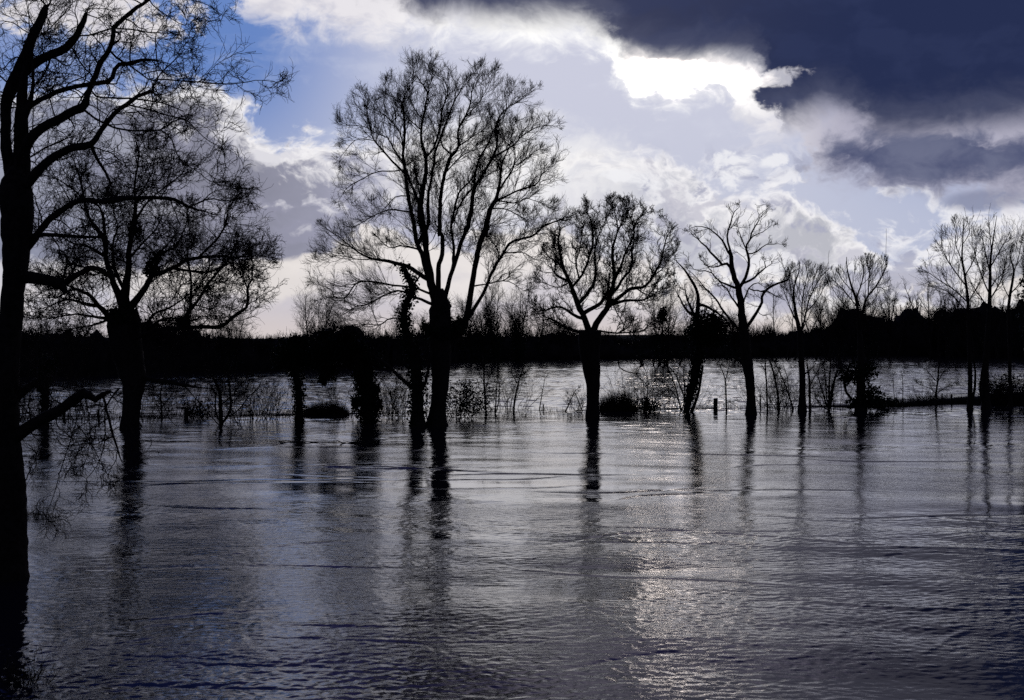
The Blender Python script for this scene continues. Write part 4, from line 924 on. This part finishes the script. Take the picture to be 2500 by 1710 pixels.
hedge('woodland', None, None, 'stuff', [(-300, 907, 815), (0, 904, 815), (300, 899, 818), (700, 893, 822), (950, 889, 815), (1050, 887, 812), (1150, 880, 812), (1200, 879, 808), (1290, 878, 806), (1340, 878, 818), (1420, 877, 820), (1500, 876, 812),
      (1545, 875, 833), (1580, 874, 828), (1620, 873, 812), (1700, 872, 815), (1830, 870, 822), (1900, 869, 815), (1980, 868, 806), (2020, 868, 800), (2060, 868, 780), (2130, 868, 768), (2180, 868, 764), (2260, 868, 762),
      (2330, 868, 752), (2400, 868, 744), (2450, 868, 752), (2500, 868, 762), (2600, 868, 770), (2900, 868, 780)], 401, 5.0, 1.1, .50, 15000, 2.0, .05, WOODY, 9000, .5)
hedge('hedge', 'near overgrown hedge standing in the flood behind the western trees', 'hedge', None, [(-260, 926, 818), (0, 921, 816), (70, 919, 822), (130, 918, 806), (200, 917, 800), (260, 916, 812), (320, 914, 815), (420, 908, 826), (480, 907, 818), (520, 906, 826), (620, 905, 828), (700, 903, 822), (790, 901, 812), (900, 899, 818), (960, 900, 830)],
      402, 2.2, .6, .58, 9000, 1.1, .022, WOODY, 7000, .22)
hedge('shrub_row', 'dark row of dense shrubs at the foot of the straight twin trees', 'shrubs', None, [(2010, 905, 815), (2080, 900, 785), (2150, 900, 772), (2250, 899, 770), (2330, 899, 756), (2400, 898, 746), (2460, 898, 752), (2540, 898, 768), (2700, 898, 770)][:0] or
      [(2290, 872, 760), (2340, 872, 750), (2400, 872, 742), (2450, 872, 748), (2520, 872, 760)], 403, 5, .9, .28, 5000, 1.6, .045, WOODY, 6000, .4)
# trees standing up out of the far hedge
def upright(name, label, base, h, spread, nst, seed, group, D=None, bushy=1.0, dense=1.0, ivy=0, rt=.02, up=.05):
    global rng
    rng = np.random.default_rng(seed)
    D = D or dist_at(base[1]); c0 = at(base[0], base[1], D); c0[2] = 0
    root = empty(name, tuple(c0)); tag(root, label, 'tree', group)
    st = c0 + np.column_stack([rng.normal(size=nst) * spread * .25, rng.normal(size=nst) * spread * .25, np.full(nst, -.2)])
    T = unit(np.column_stack([(st[:, 0] - c0[0]) / max(spread, .1) * 1.0, (st[:, 1] - c0[1]) / max(spread, .1) * .8, np.full(nst, 1.0)]))
    g = Geo(); P, R = spawn(st, T, h * rng.uniform(.78, 1.03, nst), np.full(nst, h * .012 + .03), (0, 7), .03, .05, 10, None, .2); tubes(g, P, R, 6); g.build('trunk', BARK, root)
    g = Geo()
    n1 = int(16 * dense); A, TT, rr, tt = attach(P, R, n1, .25)
    P1, R1 = spawn(A, TT, spread * bushy * .7 * rng.uniform(.5, 1.2, len(A)) * (1.25 - .75 * tt), np.maximum(rr * .4, rt), (18, 50), up, .12, 5, None, .4); tubes(g, P1, R1, 3)
    A, TT, rr, tt = attach(P1, R1, 6, .15); P2, R2 = spawn(A, TT, spread * bushy * .28 * rng.uniform(.4, 1.3, len(A)), np.full(len(A), rt * .8), (18, 50), up, .14, 4); tubes(g, P2, R2, 3)
    A, TT, rr, tt = attach(P2, R2, 4, .2); P3, R3 = spawn(A, TT, spread * bushy * .13 * rng.uniform(.4, 1.3, len(A)), np.full(len(A), rt * .6), (18, 50), up, .14, 3); tubes(g, P3, R3, 3)
    g.build('crown', TWIG, root)
    if ivy:
        k = rng.integers(0, 6, ivy); i_ = rng.integers(0, nst, ivy)
        c_ = P[i_, k + 1] + rng.normal(size=(ivy, 3)) * [.55, .55, h * .06]; c_[:, 2] = np.clip(c_[:, 2], .1, None)
        g = Geo(); leaves(g, c_, .22); g.build('ivy', IVY, root, False)
    return root
FT = 'bare trees rising from the far hedge'
upright('hedgerow_tree', 'ragged ivied hedgerow tree beyond the eastward-curving limb of the tallest tree', (1213, 885), 14.5, 4.6, 4, 501, FT, bushy=1.2, dense=2.0, ivy=4200, rt=.026)
upright('hedgerow_tree', 'second ragged hedgerow tree, close behind the stout low-forking tree', (1268, 883), 14.0, 4.6, 3, 502, FT, bushy=1.2, dense=2.0, ivy=3600, rt=.026)
upright('hedgerow_tree', 'low hedgerow tree just under the eastern edge of the tallest tree', (1310, 882), 10.5, 5.0, 3, 503, FT, bushy=1.2, dense=1.8, ivy=1600, rt=.026)
upright('hedgerow_tree', 'twiggy hedgerow tree between the round crown and the black ivy head', (1630, 892), 12.5, 4.6, 4, 504, FT, bushy=1.2, dense=2.0, ivy=3600, rt=.022)
upright('hedgerow_tree', 'smaller hedgerow tree nestling against the round crown on its eastern side', (1590, 892), 9.8, 4.0, 4, 505, FT, bushy=1.1, dense=1.3, ivy=700, rt=.022)
upright('hedgerow_tree', 'bushy hedgerow tree west of the holly-like evergreen, in the gap of bright sky', (772, 898), 10.4, 5.2, 5, 506, FT, bushy=1.1, dense=1.5, ivy=700, rt=.022)
upright('hedgerow_tree', 'hedgerow tree showing between crooked tree and upright shoots', (1900, 880), 14.0, 5.0, 4, 507, FT, bushy=1.1, dense=1.2, rt=.022)
upright('hedgerow_tree', 'hedgerow tree with loose crown just east of the upright shoots', (2010, 880), 14.0, 5.0, 4, 508, FT, bushy=1.1, dense=1.2, rt=.022)
upright('hedgerow_tree', 'faint spreading hedgerow tree above the dark wood, right before the poplars', (2168, 876), 16.5, 5.6, 4, 509, FT, bushy=1.1, dense=1.0, rt=.026)
upright('hedgerow_tree', 'thin hedgerow tree east of the poplars above the dark wood', (2285, 876), 18.0, 4.6, 5, 510, FT, bushy=.9, dense=1.1, rt=.026)
upright('hedgerow_tree', 'shaggy hedgerow tree at the foot of the slim straight tree', (2320, 878), 15.5, 4.4, 4, 511, FT, bushy=1.0, dense=1.3, ivy=800, rt=.026)
upright('hedgerow_tree', 'small hedge tree showing in the gap between the nearest trunk and the pollard bole', (150, 928), 7.0, 3.4, 5, 531, FT, bushy=1.1, dense=1.4, rt=.016)
upright('hedgerow_tree', 'small hedge tree just past the pollard bole on its eastern side', (420, 920), 6.8, 3.2, 5, 532, FT, bushy=1.1, dense=1.4, rt=.016)
upright('hedgerow_tree', 'small hedge tree under the far tips of the pollard limbs', (560, 914), 7.4, 3.6, 6, 533, FT, bushy=1.1, dense=1.5, ivy=500, rt=.016)
upright('hedgerow_tree', 'bushy hedge tree half hidden behind the crooked ivy-wrapped dead trunk', (985, 900), 8.2, 4.0, 6, 534, FT, bushy=1.1, dense=1.5, ivy=700, rt=.02)
upright('hedgerow_tree', 'low hedge tree in the fork gap beyond the stout low-forking tree', (1400, 882), 8.0, 4.4, 5, 535, FT, bushy=1.1, dense=1.3, rt=.024)
upright('hedgerow_tree', 'low ivied hedge tree between crooked tree and black ivy head', (1775, 880), 9.4, 4.6, 5, 536, FT, bushy=1.1, dense=1.4, ivy=600, rt=.024)
upright('hedgerow_tree', 'ivied hedge tree standing dark behind the bulging ivied trunk', (2075, 878), 13.2, 5.0, 6, 537, FT, bushy=1.1, dense=1.5, ivy=1800, rt=.026)
upright('hedgerow_tree', 'ivied hedge tree crowding the foot of the thicker straight twin', (2440, 876), 15.2, 5.0, 6, 538, FT, bushy=1.1, dense=1.5, ivy=1800, rt=.026)
upright('hedgerow_tree', 'brushy hedge tree between the upright-shoot tree and the bulging ivied trunk', (2035, 879), 12.4, 5.0, 7, 539, FT, bushy=1.2, dense=1.7, ivy=500, rt=.03)
upright('hedgerow_tree', 'brushy hedge tree just east of the bulging ivied trunk', (2130, 877), 14.6, 4.6, 7, 540, FT, bushy=1.1, dense=1.6, ivy=500, rt=.03)
upright('hedgerow_tree', 'tall thin hedge tree between the slim straight tree and its thicker twin', (2388, 876), 17.5, 4.6, 6, 541, FT, bushy=1.0, dense=1.3, rt=.028)
upright('hedgerow_tree', 'brushy hedge tree close on the western side of the crooked tree', (1800, 880), 9.8, 4.2, 6, 542, FT, bushy=1.1, dense=1.6, ivy=300, rt=.026)
upright('hedgerow_tree', 'tangled hedge tree in the gap below the eastward sweeping limb of the tallest tree', (1165, 886), 11.5, 4.4, 6, 543, FT, bushy=1.2, dense=1.8, ivy=1500, rt=.026)
PG = 'poplars above the far wood'
for j, (px, hh_, lab) in enumerate(((2205, 16.6, 'westernmost narrow poplar poking above the far wood'), (2216, 15.0, 'shortest narrow poplar, second in the row above the far wood'), (2228, 15.6, 'third narrow poplar of the row, next to the tallest one'), (2240, 17.6, 'tallest narrow poplar closing the row above the far wood'))):
    upright('poplar', lab, (px, 866), hh_, 1.8, 5, 520 + j, PG, bushy=.9, dense=1.7, rt=.035, up=.35)
# a low rise far beyond the flood
rng = np.random.default_rng(77)
xs = np.linspace(-2600, 2600, 90); hz = 5 + 3 * np.sin(xs * .0021 + 1) + 2 * np.sin(xs * .006) + np.abs(rng.normal(size=90)) * 1.5
Vh = np.concatenate([np.stack([xs, np.full(90, 2300.), np.full(90, -2.)], 1), np.stack([xs, np.full(90, 2450.), hz], 1), np.stack([xs, np.full(90, 2900.), np.full(90, -2.)], 1)])
i = np.arange(270).reshape(3, 90)
tag(mesh_from('hills', Vh, [np.stack([i[:-1, :-1], i[:-1, 1:], i[1:, 1:], i[1:, :-1]], -1).reshape(-1, 4)], FIELD), kind='structure')
# flotsam caught in the stream
def flotsam(label, base, w, seed):
    global rng
    rng = np.random.default_rng(seed)
    D = dist_at(base[1]); c0 = at(base[0], base[1], D); c0[2] = 0
    g = Geo(); m = 16
    P0 = c0 + np.column_stack([rng.uniform(-.5, .5, m) * w, rng.normal(size=m) * w * .12, rng.uniform(-.02, .05, m)])
    T = unit(np.column_stack([rng.choice([-1, 1], m) * 1.0, rng.normal(size=m) * .4, rng.normal(size=m) * .08 + .05]))
    P, R = spawn(P0, T, w * .5 * rng.uniform(.5, 1.2, m), rng.uniform(.012, .04, m), (0, 10), .0, .1, 6, None, .4)
    P[:, :, 2] = np.clip(P[:, :, 2], -.03, .14); tubes(g, P, R, 5)
    return tag(g.build('flotsam', BARK), label, 'driftwood', 'clumps of flotsam')
flotsam('dark clump of floating twigs below the short slim ivied tree', (723, 1081), 1.3, 1)
flotsam('longer clump of floating twigs below the holly-like evergreen', (884, 1083), 1.6, 2)

# ------------------------------------------------------------------ camera and view
cam = bpy.data.cameras.new('camera'); co = bpy.data.objects.new('camera', cam); COL.objects.link(co)
cam.sensor_width = 36; cam.lens = 50; cam.shift_y = -(855 - HY) / 2500
co.location = (0, 0, CAMZ); co.rotation_euler = (math.radians(90), 0, 0)
cam.clip_start = 0.1; cam.clip_end = 9000
S.camera = co
vs = S.view_settings; vs.view_transform = 'Standard'; vs.look = 'None'; vs.exposure = EXPOSURE; vs.gamma = 1
S.render.resolution_x, S.render.resolution_y = 1024, 700
S.cycles.max_bounces = 6; S.cycles.transparent_max_bounces = 4
S.cycles.use_denoising = False
